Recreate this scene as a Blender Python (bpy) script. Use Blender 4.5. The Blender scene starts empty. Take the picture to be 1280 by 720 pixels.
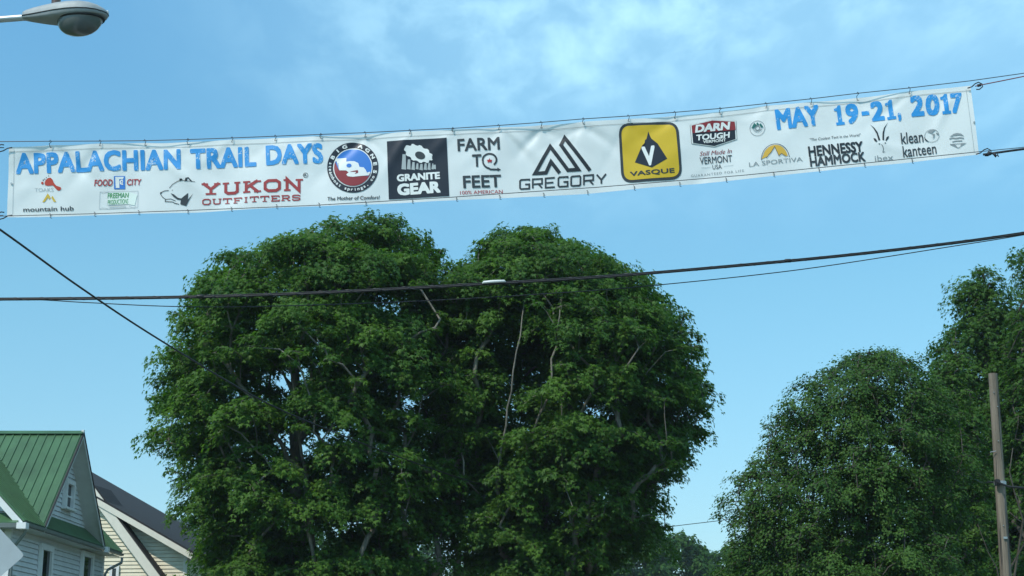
import bpy, bmesh, math, random
import numpy as np
from mathutils import Vector, Matrix

C = bpy.context.scene
COL = C.collection
R = math.radians

# ------------------------------------------------------------------ camera
FPX, PITCH, CAMH = 1970.0, 14.0, 1.6          # focal length in px of a 1280-wide picture
cam_d = bpy.data.cameras.new('camera'); cam = bpy.data.objects.new('camera', cam_d); COL.objects.link(cam)
cam.location = (0, 0, CAMH); cam.rotation_euler = (R(90 + PITCH), 0, 0)
cam_d.sensor_width = 36; cam_d.lens = 36 * FPX / 1280
cam_d.clip_start = .1; cam_d.clip_end = 6000
C.camera = cam

# ------------------------------------------------------------------ light
SUN_EL, SUN_AZ = 50.0, -138.0                  # azimuth clockwise from straight ahead (+Y)
EXPOSURE = 0.69
w = bpy.data.worlds.new('World'); C.world = w; w.use_nodes = True
wn, wl = w.node_tree.nodes, w.node_tree.links
wn.clear()
def wnode(t, **k):
    n = wn.new(t)
    for a, b in k.items(): setattr(n, a, b)
    return n
def wmath(op, a, b=None, c=None, clamp=False):
    n = wnode('ShaderNodeMath', operation=op, use_clamp=clamp)
    for i, v in enumerate((a, b, c)):
        if v is None: continue
        if isinstance(v, (int, float)): n.inputs[i].default_value = v
        else: wl.new(v, n.inputs[i])
    return n.outputs[0]
sky = wnode('ShaderNodeTexSky', sky_type='NISHITA', sun_disc=False)
sky.sun_elevation = R(SUN_EL); sky.sun_rotation = R(SUN_AZ)
sky.altitude = 600; sky.air_density = 1.0; sky.dust_density = 0.6; sky.ozone_density = 1.6
tint = wnode('ShaderNodeMix', data_type='RGBA', blend_type='MULTIPLY'); tint.inputs[0].default_value = 1
wl.new(sky.outputs[0], tint.inputs[6])
tc = wnode('ShaderNodeTexCoord'); sep = wnode('ShaderNodeSeparateXYZ'); wl.new(tc.outputs['Generated'], sep.inputs[0])
ramp = wnode('ShaderNodeValToRGB'); wl.new(sep.outputs[2], ramp.inputs[0])
rel = ramp.color_ramp.elements
rel[0].position = .06; rel[0].color = (.42, .535, .56, 1); rel[1].position = .42; rel[1].color = (.57, .98, .97, 1)
e_ = rel.new(.24); e_.color = (.53, .81, .75, 1)
wl.new(ramp.outputs[0], tint.inputs[7])
zc = wmath('MAXIMUM', sep.outputs[2], .04)
cx = wmath('DIVIDE', sep.outputs[0], zc); cy = wmath('DIVIDE', sep.outputs[1], zc)
cmb = wnode('ShaderNodeCombineXYZ'); wl.new(cx, cmb.inputs[0]); wl.new(cy, cmb.inputs[1])
mp = wnode('ShaderNodeMapping'); mp.inputs['Rotation'].default_value = (0, 0, R(14)); mp.inputs['Scale'].default_value = (3.4, 1.5, 1)
wl.new(cmb.outputs[0], mp.inputs[0])
n1 = wnode('ShaderNodeTexNoise'); n1.inputs['Scale'].default_value = 2.7; n1.inputs['Detail'].default_value = 5; n1.inputs['Roughness'].default_value = .55; n1.inputs['Distortion'].default_value = .25
wl.new(mp.outputs[0], n1.inputs['Vector'])
n2 = wnode('ShaderNodeTexNoise'); n2.inputs['Scale'].default_value = .75; n2.inputs['Detail'].default_value = 3
wl.new(cmb.outputs[0], n2.inputs['Vector'])
# bank of thin cloud ahead and overhead, thinning to the left
bank = wnode('ShaderNodeMapRange', interpolation_type='SMOOTHSTEP'); bank.inputs[1].default_value = -.72; bank.inputs[2].default_value = .15
wl.new(cx, bank.inputs[0])
hi = wnode('ShaderNodeMapRange', interpolation_type='SMOOTHSTEP'); hi.inputs[1].default_value = .25; hi.inputs[2].default_value = .40
wl.new(sep.outputs[2], hi.inputs[0])
r1 = wnode('ShaderNodeMapRange', interpolation_type='SMOOTHSTEP'); r1.inputs[1].default_value = .36; r1.inputs[2].default_value = .72
wl.new(n1.outputs[0], r1.inputs[0])
r2 = wnode('ShaderNodeMapRange', interpolation_type='SMOOTHSTEP'); r2.inputs[1].default_value = .30; r2.inputs[2].default_value = .60
wl.new(n2.outputs[0], r2.inputs[0])
m = wmath('MULTIPLY', wmath('MULTIPLY', wmath('MULTIPLY', r1.outputs[0], r2.outputs[0]), bank.outputs[0]), hi.outputs[0])
veil = wmath('MULTIPLY', wmath('MULTIPLY', bank.outputs[0], hi.outputs[0]), 0.2)
low = wnode('ShaderNodeMapRange', interpolation_type='SMOOTHSTEP'); low.inputs[1].default_value = .30; low.inputs[2].default_value = .02; low.inputs[3].default_value = 0; low.inputs[4].default_value = .05
wl.new(sep.outputs[2], low.inputs[0])
cf = wmath('ADD', wmath('MULTIPLY_ADD', m, .30, veil), low.outputs[0], clamp=True)
cm = wnode('ShaderNodeMix', data_type='RGBA'); cm.inputs[7].default_value = (4.2, 6.6, 7.4, 1)
wl.new(cf, cm.inputs[0]); wl.new(tint.outputs[2], cm.inputs[6])
bg = wnode('ShaderNodeBackground'); bg.inputs[1].default_value = .142
wl.new(cm.outputs[2], bg.inputs[0])
wo = wnode('ShaderNodeOutputWorld'); wl.new(bg.outputs[0], wo.inputs[0])

sd = bpy.data.lights.new('sun', 'SUN'); sd.energy = 2.0; sd.angle = R(.5); sd.color = (1, .95, .86)
sun = bpy.data.objects.new('sun', sd); COL.objects.link(sun)
tosun = Vector((math.sin(R(SUN_AZ)) * math.cos(R(SUN_EL)), math.cos(R(SUN_AZ)) * math.cos(R(SUN_EL)), math.sin(R(SUN_EL))))
sun.rotation_euler = tosun.to_track_quat('Z', 'Y').to_euler()
sun.location = (0, 0, 60)
vs = C.view_settings
vs.view_transform = 'Standard'; vs.look = 'None'; vs.exposure = EXPOSURE; vs.gamma = 1; vs.use_curve_mapping = False
C.render.engine = 'CYCLES'
C.cycles.max_bounces = 7; C.cycles.transmission_bounces = 5; C.cycles.transparent_max_bounces = 8

# ------------------------------------------------------------------ from the photograph to the place
_c, _s = math.cos(R(PITCH)), math.sin(R(PITCH))
def ray(px, py):
    u = (px - 640) / FPX; v = (360 - py) / FPX
    return (u, _c - v * _s, _s + v * _c)
def atY(px, py, Y):
    r = ray(px, py); t = Y / r[1]
    return Vector((r[0] * t, Y, CAMH + r[2] * t))
def atX(px, py, X):
    r = ray(px, py); t = X / r[0]
    return Vector((X, r[1] * t, CAMH + r[2] * t))

# ------------------------------------------------------------------ materials
def mat(name, col, rough=.6, var=0, vscale=6, metal=0, bump=0, bscale=30, coat=0, spec=.5, stretch=None, col2=None, transl=0):
    m = bpy.data.materials.new(name); m.use_nodes = True
    n, l = m.node_tree.nodes, m.node_tree.links
    b = n['Principled BSDF']
    b.inputs['Base Color'].default_value = (*col, 1); b.inputs['Roughness'].default_value = rough
    b.inputs['Metallic'].default_value = metal; b.inputs['Specular IOR Level'].default_value = spec
    b.inputs['Coat Weight'].default_value = coat
    if var or bump or col2:
        t = n.new('ShaderNodeTexCoord'); mpn = n.new('ShaderNodeMapping'); l.new(t.outputs['Object'], mpn.inputs[0])
        if stretch: mpn.inputs['Scale'].default_value = stretch
    if var or col2:
        nz = n.new('ShaderNodeTexNoise'); nz.inputs['Scale'].default_value = vscale; nz.inputs['Detail'].default_value = 6; nz.inputs['Roughness'].default_value = .65
        l.new(mpn.outputs[0], nz.inputs['Vector'])
        cr = n.new('ShaderNodeValToRGB'); l.new(nz.outputs[0], cr.inputs[0])
        c2 = col2 or tuple(min(1, c * (1 + var)) for c in col); c1 = tuple(c * (1 - var) for c in col)
        cr.color_ramp.elements[0].color = (*c1, 1); cr.color_ramp.elements[0].position = .3
        cr.color_ramp.elements[1].color = (*c2, 1); cr.color_ramp.elements[1].position = .72
        l.new(cr.outputs[0], b.inputs['Base Color'])
    if bump:
        nb = n.new('ShaderNodeTexNoise'); nb.inputs['Scale'].default_value = bscale; nb.inputs['Detail'].default_value = 5
        l.new(mpn.outputs[0], nb.inputs['Vector'])
        bp = n.new('ShaderNodeBump'); bp.inputs['Strength'].default_value = bump; bp.inputs['Distance'].default_value = .02
        l.new(nb.outputs[0], bp.inputs['Height']); l.new(bp.outputs[0], b.inputs['Normal'])
    if transl:
        tr = n.new('ShaderNodeBsdfTranslucent'); tr.inputs[0].default_value = (*col, 1)
        mx = n.new('ShaderNodeMixShader'); mx.inputs[0].default_value = transl
        l.new(b.outputs[0], mx.inputs[1]); l.new(tr.outputs[0], mx.inputs[2])
        l.new(mx.outputs[0], n['Material Output'].inputs[0])
    return m

def leaf_mat(name, dark, light, transl=.36, rough=.55):
    m = bpy.data.materials.new(name); m.use_nodes = True
    n, l = m.node_tree.nodes, m.node_tree.links
    b = n['Principled BSDF']; b.inputs['Roughness'].default_value = rough; b.inputs['Specular IOR Level'].default_value = .22
    a = n.new('ShaderNodeAttribute'); a.attribute_name = 'tone'
    cr = n.new('ShaderNodeValToRGB'); l.new(a.outputs['Fac'], cr.inputs[0])
    cr.color_ramp.elements[0].color = (*dark, 1); cr.color_ramp.elements[1].color = (*light, 1)
    l.new(cr.outputs[0], b.inputs['Base Color'])
    t = n.new('ShaderNodeBsdfTranslucent')
    g = n.new('ShaderNodeMix'); g.data_type = 'RGBA'; g.blend_type = 'MULTIPLY'; g.inputs[0].default_value = 1
    g.inputs[7].default_value = (1.25, 1.55, .55, 1); l.new(cr.outputs[0], g.inputs[6]); l.new(g.outputs[2], t.inputs[0])
    mx = n.new('ShaderNodeMixShader'); mx.inputs[0].default_value = transl
    l.new(b.outputs[0], mx.inputs[1]); l.new(t.outputs[0], mx.inputs[2]); l.new(mx.outputs[0], n['Material Output'].inputs[0])
    return m

M = dict(
    grass=mat('grass_ground', (.05, .085, .025), .9, var=.4, vscale=.6, bump=.6, bscale=8),
    asphalt=mat('asphalt', (.055, .055, .058), .85, var=.25, vscale=3, bump=.4, bscale=90),
    concrete=mat('concrete', (.34, .33, .31), .85, var=.2, vscale=2, bump=.3, bscale=60),
    yellow_paint=mat('yellow_road_paint', (.65, .42, .04), .7, var=.2, vscale=12),
    bark=mat('grey_bark', (.175, .16, .13), .9, var=.45, vscale=9, bump=.7, bscale=30, stretch=(1, 1, .25)),
    dark_bark=mat('dark_bark', (.085, .075, .062), .9, var=.45, vscale=9, bump=.6, bscale=30, stretch=(1, 1, .25)),
    dead_bark=mat('pale_dead_bark', (.085, .075, .06), .9, var=.35, vscale=9, bump=.5, bscale=30, stretch=(1, 1, .25)),
    maple=leaf_mat('maple_leaves', (.030, .090, .014), (.105, .205, .028), .40),
    pear=leaf_mat('small_glossy_leaves', (.024, .076, .014), (.084, .165, .028), .34, .62),
    dark_leaf=leaf_mat('dark_leaves', (.024, .080, .012), (.084, .175, .026)),
    lime_leaf=leaf_mat('lime_leaves', (.034, .095, .014), (.085, .170, .026)),
    far_leaf=leaf_mat('far_leaves', (.018, .066, .010), (.052, .125, .018)),
    white_siding=mat('white_painted_clapboard', (.63, .66, .67), .62, var=.08, vscale=3, bump=.08, bscale=50),
    cream_siding=mat('cream_painted_clapboard', (.74, .67, .50), .62, var=.09, vscale=2.5, bump=.08, bscale=50),
    trim=mat('white_trim_paint', (.74, .75, .74), .5, var=.06, vscale=5),
    cream_trim=mat('cream_trim_paint', (.74, .70, .60), .5, var=.06, vscale=5),
    green_metal=mat('green_metal_roofing', (.050, .122, .052), .45, var=.28, vscale=1.3, bump=.05, bscale=4, stretch=(1, 1, .4)),
    shingle=mat('charcoal_shingles', (.022, .023, .026), .9, var=.4, vscale=14, bump=.6, bscale=40),
    teal_shingle=mat('dull_teal_roofing', (.05, .075, .078), .7, var=.2, vscale=6),
    dark_siding=mat('dull_grey_siding', (.18, .18, .18), .7, var=.15, vscale=4),
    soffit=mat('painted_soffit', (.55, .57, .55), .65, var=.08, vscale=4),
    gutter=mat('pale_gutter', (.19, .22, .215), .4, var=.1, vscale=6),
    glass=mat('window_glass', (.012, .016, .02), .06, spec=.6),
    vinyl=mat('white_banner_vinyl', (.90, .91, .89), .42, var=.05, vscale=1.6, transl=.22, spec=.45),
    cable=mat('black_cable', (.016, .016, .018), .5, spec=.4),
    wire=mat('grey_steel_wire', (.10, .10, .11), .4, metal=.5),
    rope=mat('dark_rope', (.03, .035, .045), .8),
    red_cord=mat('dull_red_cord', (.22, .07, .08), .8),
    white_plastic=mat('white_plastic_sleeve', (.72, .72, .70), .4),
    lamp_metal=mat('grey_cast_aluminium', (.33, .355, .36), .6, var=.12, vscale=14, metal=.15, bump=.05),
    arm_metal=mat('galvanised_arm', (.50, .54, .55), .38, var=.12, vscale=20, metal=.5),
    lens=mat('smoky_lamp_glass', (.12, .135, .135), .22, coat=.3),
    seam=mat('dark_seam_gasket', (.02, .02, .022), .7),
    photocell=mat('brown_photocell', (.10, .065, .055), .5),
    pole_wood=mat('weathered_pole_wood', (.19, .155, .118), .9, var=.45, vscale=10, bump=.8, bscale=26, stretch=(1, 1, .07)),
    galv=mat('galvanised_steel', (.42, .43, .43), .4, metal=.7, var=.15, vscale=20),
    sign_back=mat('bare_aluminium_sign_back', (.52, .55, .55), .5, metal=.15, var=.08, vscale=5),
)

# ------------------------------------------------------------------ mesh helpers
def tag(o, label=None, cat=None, group=None, kind=None):
    for k, v in (('label', label), ('category', cat), ('group', group), ('kind', kind)):
        if v: o[k] = v
    return o
def empty(name, loc, label, cat, group=None, rz=0):
    o = bpy.data.objects.new(name, None); COL.objects.link(o); o.location = loc; o.rotation_euler.z = rz
    o.empty_display_size = .3
    return tag(o, label, cat, group)
class MB:
    """collects faces of one mesh, in world (or the parent's) coordinates"""
    def __init__(s): s.v, s.f = [], []
    def face(s, *pts):
        i = len(s.v); s.v += [tuple(p) for p in pts]; s.f.append(tuple(range(i, i + len(pts)))); return s
    def box(s, lo, hi):
        (a, b, c), (d, e, f) = lo, hi
        p = [(a, b, c), (d, b, c), (d, e, c), (a, e, c), (a, b, f), (d, b, f), (d, e, f), (a, e, f)]
        i = len(s.v); s.v += p
        s.f += [tuple(i + k for k in q) for q in ((3, 2, 1, 0), (4, 5, 6, 7), (0, 1, 5, 4), (1, 2, 6, 5), (2, 3, 7, 6), (3, 0, 4, 7))]
        return s
    def prism(s, poly, off):
        """closed polygon (3-D points) pushed along the vector off"""
        n = len(poly); i = len(s.v); off = Vector(off)
        s.v += [tuple(p) for p in poly] + [tuple(Vector(p) + off) for p in poly]
        s.f.append(tuple(range(i + n - 1, i - 1, -1))); s.f.append(tuple(range(i + n, i + 2 * n)))
        for k in range(n): s.f.append((i + k, i + (k + 1) % n, i + n + (k + 1) % n, i + n + k))
        return s
    def bar(s, a, b, wx, hz, up=(0, 0, 1)):
        a, b = Vector(a), Vector(b); d = (b - a).normalized(); u = Vector(up); sx = d.cross(u).normalized(); u = sx.cross(d).normalized()
        poly = [a + sx * wx / 2 + u * hz / 2, a - sx * wx / 2 + u * hz / 2, a - sx * wx / 2 - u * hz / 2, a + sx * wx / 2 - u * hz / 2]
        return s.prism(poly, b - a)
    def tube(s, pts, r, n=8, cap=True):
        pts = [Vector(p) for p in pts]; rs = r if hasattr(r, '__len__') else [r] * len(pts)
        i0 = len(s.v); prev = None
        for k, p in enumerate(pts):
            d = (pts[min(k + 1, len(pts) - 1)] - pts[max(k - 1, 0)])
            d = d.normalized() if d.length > 1e-9 else Vector((0, 0, 1))
            if prev is None:
                x = d.orthogonal().normalized()
            else:
                x = (prev - d * prev.dot(d)); x = x.normalized() if x.length > 1e-6 else d.orthogonal().normalized()
            prev = x; y = d.cross(x)
            for j in range(n):
                t = 2 * math.pi * j / n
                s.v.append(tuple(p + (x * math.cos(t) + y * math.sin(t)) * rs[k]))
        for k in range(len(pts) - 1):
            for j in range(n):
                a = i0 + k * n + j; b = i0 + k * n + (j + 1) % n
                s.f.append((a, b, b + n, a + n))
        if cap:
            s.f.append(tuple(i0 + j for j in range(n - 1, -1, -1)))
            e = i0 + (len(pts) - 1) * n
            s.f.append(tuple(e + j for j in range(n)))
        return s
    def build(s, name, m, parent=None, smooth=False, bevel=0):
        me = bpy.data.meshes.new(name); me.from_pydata(s.v, [], s.f); me.validate()
        bm = bmesh.new(); bm.from_mesh(me); bmesh.ops.recalc_face_normals(bm, faces=bm.faces)
        if bevel: bmesh.ops.bevel(bm, geom=bm.edges[:], offset=bevel, segments=2, affect='EDGES')
        bm.to_mesh(me); bm.free()
        me.materials.append(m)
        if smooth: me.polygons.foreach_set('use_smooth', [True] * len(me.polygons))
        o = bpy.data.objects.new(name, me); COL.objects.link(o)
        if parent:
            o.parent = parent
            o.matrix_parent_inverse = world(parent).inverted()
        return o
def world(o):
    mtx = Matrix.LocRotScale(o.location, o.rotation_euler, o.scale)
    if o.parent: mtx = world(o.parent) @ o.matrix_parent_inverse @ mtx
    return mtx

# ------------------------------------------------------------------ air
hz = bpy.data.materials.new('thin_haze'); hz.use_nodes = True
hz.node_tree.nodes.remove(hz.node_tree.nodes['Principled BSDF'])
pv = hz.node_tree.nodes.new('ShaderNodeVolumePrincipled'); pv.inputs['Color'].default_value = (.80, .90, 1, 1); pv.inputs['Density'].default_value = .0002
hz.node_tree.links.new(pv.outputs[0], hz.node_tree.nodes['Material Output'].inputs['Volume'])
tag(MB().box((-2600, -2600, -1.2), (2600, 2600, 60)).build('haze', hz), kind='stuff')

# ------------------------------------------------------------------ the ground
def sheet(name, x0, x1, y0, y1, z, m):
    return tag(MB().face((x0, y0, z), (x1, y0, z), (x1, y1, z), (x0, y1, z)).build(name, m), kind='structure')
sheet('ground', -2500, 2500, -2500, 2500, 0, M['grass'])
sheet('road', -4.6, 4.6, -120, 420, .004, M['asphalt'])
mk = MB()
for x in (-.18, .06): mk.face((x, -120, .008), (x + .12, -120, .008), (x + .12, 420, .008), (x, 420, .008))
tag(mk.build('road_marking', M['yellow_paint']), kind='structure')
for sg in (-1, 1):
    tag(MB().box((min(sg * 4.6, sg * 4.78), -120, -.2), (max(sg * 4.6, sg * 4.78), 420, .13)).build('kerb', M['concrete']), kind='structure')
    tag(MB().box((min(sg * 4.783, sg * 6.4), -120, -.2), (max(sg * 4.783, sg * 6.4), 420, .125)).build('pavement', M['concrete']), kind='structure')

# ------------------------------------------------------------------ trees
def leaves_mesh(pos, nrm, tip, size, tone, name, m, parent, lobes=3):
    """pos nrm tip: (n,3) arrays; each leaf is a small folded lobed blade"""
    n = len(pos)
    nrm = nrm / np.linalg.norm(nrm, axis=1, keepdims=True)
    tip = tip - nrm * np.sum(tip * nrm, axis=1, keepdims=True); tip /= np.linalg.norm(tip, axis=1, keepdims=True) + 1e-9
    sd_ = np.cross(nrm, tip)
    if lobes == 3:
        L = np.array([(0, 0, 0), (-.2, .42, .02), (0, 1, -.16), (.2, .42, .02), (-.30, .16, -.03), (-.62, .55, -.14), (.30, .16, -.03), (.62, .55, -.14)], np.float32)
        Q = np.array([(0, 3, 2, 1), (0, 1, 5, 4), (0, 6, 7, 3)])
    else:
        L = np.array([(0, 0, 0), (-.36, .45, -.07), (0, 1, -.1), (.36, .45, -.07)], np.float32)
        Q = np.array([(0, 3, 2, 1)])
    k = len(L)
    V = (pos[:, None, :] + size[:, None, None] * (L[None, :, 0:1] * sd_[:, None, :] + L[None, :, 1:2] * tip[:, None, :] + L[None, :, 2:3] * nrm[:, None, :])).reshape(-1, 3)
    F = (Q[None] + (np.arange(n) * k)[:, None, None]).reshape(-1)
    nf = n * len(Q)
    me = bpy.data.meshes.new(name)
    me.vertices.add(len(V)); me.vertices.foreach_set('co', V.astype(np.float32).ravel())
    me.loops.add(len(F)); me.loops.foreach_set('vertex_index', F.astype(np.int32))
    me.polygons.add(nf); me.polygons.foreach_set('loop_start', (np.arange(nf) * 4).astype(np.int32))
    me.update(calc_edges=True)
    at = me.attributes.new('tone', 'FLOAT', 'FACE'); at.data.foreach_set('value', np.repeat(tone, len(Q)).astype(np.float32))
    me.materials.append(m)
    o = bpy.data.objects.new(name, me); COL.objects.link(o)
    if parent:
        o.parent = parent; o.matrix_parent_inverse = world(parent).inverted()
    return o

def spray(rng, centers, outw, rad, per, leaf, droop=.75, flat=.35, up=.0):
    """leaf clumps: umbrella-shaped sprays of leaves round each centre"""
    P, N, T, S, TN = [], [], [], [], []; spokes = []
    for c, o, r in zip(centers, outw, rad):
        k = int(per * (r ** 2) * rng.uniform(.75, 1.25))
        if k < 4: continue
        a = rng.uniform(0, 2 * np.pi, k); q = np.sqrt(rng.uniform(0, 1, k))
        # twigs: leaves gather along a few spokes, so the rim of the spray is ragged
        ns = rng.integers(6, 11); sp = rng.uniform(0, 2 * np.pi, ns); ln = rng.uniform(.65, 1.25, ns); zz = rng.normal(0, .14, ns)
        pick = rng.integers(0, ns, k)
        on_ = rng.uniform(0, 1, k) < .8
        a = np.where(on_, sp[pick] + rng.normal(0, .17, k) / (q + .25), a)
        q = q * np.where(on_, ln[pick], .68)
        e = np.stack([np.cos(a), np.sin(a), np.zeros(k)], 1)
        rr = r * q
        pos = e * rr[:, None]
        # stretch a little along the outward direction
        pos += o[None] * (pos @ o)[:, None] * .18
        pos[:, 2] = r * (.25 - droop * q ** 2 + zz[pick] * q) + rng.normal(0, flat * .28 * r, k) + up * r * rng.uniform(-1, 1, k)
        for u_, l_, z_ in zip(sp, ln, zz):
            pts_ = []
            for q_ in (0, .5, .92 * l_):
                e2 = np.array([math.cos(u_), math.sin(u_), 0]) * r * q_; e2 = e2 + o * (e2 @ o) * .18; e2[2] = r * (.25 - droop * q_ ** 2 + z_ * q_); pts_.append(c + e2)
            spokes.append(pts_)
        pos += c
        nr = e * (.75 * q)[:, None] + np.array([0, 0, 1.0]) + o[None] * .30 + rng.normal(0, .42, (k, 3))
        tp = e * .8 + o[None] * .4 + np.array([0, 0, -.55]) + rng.normal(0, .5, (k, 3))
        P.append(pos); N.append(nr); T.append(tp); S.append(leaf * rng.uniform(.65, 1.25, k))
        TN.append(np.clip(rng.uniform(0, 1, k) * .5 + rng.uniform(0, .5), 0, 1))
    return [np.concatenate(x) for x in (P, N, T, S, TN)] + [spokes]

def make_tree(name, label, cat, prof, Y, seed, trunk_px, group=None, nclump=540, per=560, leaf=.148, crad=(.6, 1.3), m='maple', bark='bark',
              trunk_r=.34, lobes=3, depth=.92, limbs=(), carve=(), droop=.40, flat=.40, up=.14, shell=.6, extra=None, base_z=0., sprigs=110, space=.66, ragged=.05):
    rng = np.random.default_rng(seed)
    P = sorted([(atY((a + b) / 2, y, Y).z, atY(a, y, Y).x, atY(b, y, Y).x) for y, a, b in prof])
    Z = np.array([p[0] for p in P]); XL = np.array([p[1] for p in P]); XR = np.array([p[2] for p in P])
    base = Vector((atY(trunk_px, 500, Y).x, Y, base_z))
    root = empty(name, base, label, cat, group)
    # clump centres, spaced apart, biased to the shell of the crown
    cen, rad = [], []; ph = rng.uniform(0, 6.28, 2)
    zs = np.linspace(Z[0], Z[-1], 200); wid = np.interp(zs, Z, XR - XL); pr = np.maximum(wid, .5) ** 1.25; pr /= pr.sum()
    tries = 0
    while len(cen) < nclump and tries < nclump * 60:
        tries += 1
        z = rng.choice(zs, p=pr) + rng.normal(0, .05)
        xl, xr = np.interp(z, Z, XL), np.interp(z, Z, XR)
        q = rng.uniform(0, 1) ** .5
        if rng.uniform() < shell: q = rng.uniform(.82, 1.0)
        t = rng.uniform(0, 2 * np.pi)
        r = rng.uniform(*crad) * (1.0 if q > .5 else 1.1)
        hw = (xr - xl) / 2
        if hw < .2: continue
        fit = max(hw - r * .80 + rng.uniform(-.35, .30), hw * .25)
        fit *= 1 + ragged * (math.sin(2.1 * z + ph[0] + 2 * math.sin(2 * t + ph[1])) - .15)
        zz = min(z, Z[-1] - r * .68)
        p = np.array([(xl + xr) / 2 + fit * q * math.cos(t), Y + fit * q * depth * math.sin(t), zz])
        if math.sin(t) > .35 and rng.uniform() < .35: continue        # thinner on the far side
        if cen:
            d = np.linalg.norm((np.array(cen) - p) * np.array([1, 1, 1.35]), axis=1)
            if d.min() < r * space: continue
        bad = False
        for (cxp, cyp, cr_) in carve:
            k = Y / p[1]
            pp = atY(cxp, cyp, p[1])
            if p[1] < Y + .3 and math.hypot(pp.x - p[0], pp.z - p[2]) < cr_: bad = True
        if bad: continue
        cen.append(p); rad.append(r)
    for _ in range(sprigs):
        f = rng.uniform(.25, 1.0); z = Z[0] + (Z[-1] - Z[0]) * f; r = rng.uniform(.24, .46) * crad[1] / 1.4
        xl, xr = np.interp(z, Z, XL), np.interp(z, Z, XR); hw = (xr - xl) / 2; t = rng.uniform(0, 2 * np.pi)
        fit = max(hw - r * .6 + rng.uniform(-.35, .22), .1)
        cen.append(np.array([(xl + xr) / 2 + fit * math.cos(t), Y + fit * depth * math.sin(t), z - r * .5])); rad.append(r)
    cen = np.array(cen); rad = np.array(rad)
    axis = np.array([base.x, Y])
    o2 = cen[:, :2] - axis; o2 /= np.linalg.norm(o2, axis=1, keepdims=True) + 1e-6
    outw = np.concatenate([o2, np.zeros((len(cen), 1))], 1)
    pos, nr, tp, sz, tn, spokes = spray(rng, cen, outw, rad, per, leaf, droop, flat, up)
    leaves_mesh(pos, nr, tp, sz, tn, 'crown', M[m], root, lobes)
    # ---- limbs: every clump is reached from the nearest lower node
    nodes = [Vector(base)]; par = [-1]; cnt = [0]
    def add(p, q): nodes.append(Vector(p)); par.append(q); cnt.append(0); return len(nodes) - 1
    z_lo = Z[0]; z_hi = Z[0] + (Z[-1] - Z[0]) * .62
    k = 0; steps = 14
    jx = jy = 0
    for i in range(1, steps + 1):
        z = base_z + (z_hi - base_z) * i / steps
        jx += rng.normal(0, .06); jy += rng.normal(0, .06)
        f = i / steps
        cxm = (np.interp(z_hi, Z, XL) + np.interp(z_hi, Z, XR)) / 2
        k = add((base.x + (cxm - base.x) * f ** 1.6 + jx, Y + jy, z), k)
    lmb = {}
    for lb in limbs:                                                   # limbs one can see, as (px, py, distance)
        pts = [atY(*q) for q in lb]; nl = 0; ntot = sum((b_ - a_).length for a_, b_ in zip(pts, pts[1:])) / .5 + 3
        best = min(range(len(nodes)), key=lambda i: (nodes[i] - pts[0]).length + (5 if nodes[i].z > pts[0].z - .3 else 0))
        for p in pts:
            a = nodes[best]; nst = max(1, int((p - a).length / .5))
            for s_ in range(1, nst + 1): best = add(a.lerp(p, s_ / nst) + Vector(rng.normal(0, .03, 3)), best); nl += 1; lmb[best] = (.075 if lb is limbs[0] else .05) * (1 - .85 * min(1, nl / ntot))
    order = np.argsort(np.linalg.norm(cen - np.array([base.x, Y, z_lo]), axis=1))
    for ci in order:
        c = cen[ci]; A = np.array([tuple(v) for v in nodes])
        d = np.linalg.norm(A - c, axis=1) + np.maximum(0, A[:, 2] - c[2] + .45) * 2.2 + np.where(A[:, 2] < z_lo - .5, 6, 0)
        b = int(np.argmin(d)); a = nodes[b]; e = Vector(c) + Vector((0, 0, .1 * rad[ci]))
        nst = max(2, int((e - a).length / .55)); sag = (e - a).length * .12
        q = b
        for s_ in range(1, nst + 1):
            f = s_ / nst
            q = add(a.lerp(e, f) + Vector((0, 0, sag * math.sin(math.pi * f))) + Vector(rng.normal(0, .045, 3)), q)
        while q >= 0: cnt[q] += 1; q = par[q]
    tot = max(cnt[0], 1)
    rr = [max(.014, trunk_r * (max(c_, .4) / tot) ** .5) for c_ in cnt]
    for i in range(min(steps + 1, len(rr))): rr[i] = max(rr[i], trunk_r * (1 - .55 * i / steps))
    for i, v_ in lmb.items(): rr[i] = max(rr[i], v_)
    rr[0] = trunk_r * 1.35
    kids = {}
    for i, p_ in enumerate(par):
        if p_ >= 0: kids.setdefault(p_, []).append(i)
    mb = MB(); stack = [(0, None)]; done = set()
    while stack:
        s0, fr = stack.pop()
        chain = [fr, s0] if fr is not None else [s0]
        cur = s0
        while kids.get(cur):
            ch = sorted(kids[cur], key=lambda i: -cnt[i])
            for o_ in ch[1:]: stack.append((o_, cur))
            cur = ch[0]; chain.append(cur)
        rs = [rr[i] for i in chain]
        if fr is not None: rs[0] = min(rs[0], rs[1] * 1.15)
        if len(chain) > 1: mb.tube([nodes[i] for i in chain], rs, 6 if rs[0] > .06 else 4, cap=False)
    for p3 in spokes: mb.tube(p3, [.009, .007, .003], 3, cap=False)
    mb.build('trunk', M[bark], root, smooth=True)
    return root

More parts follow.
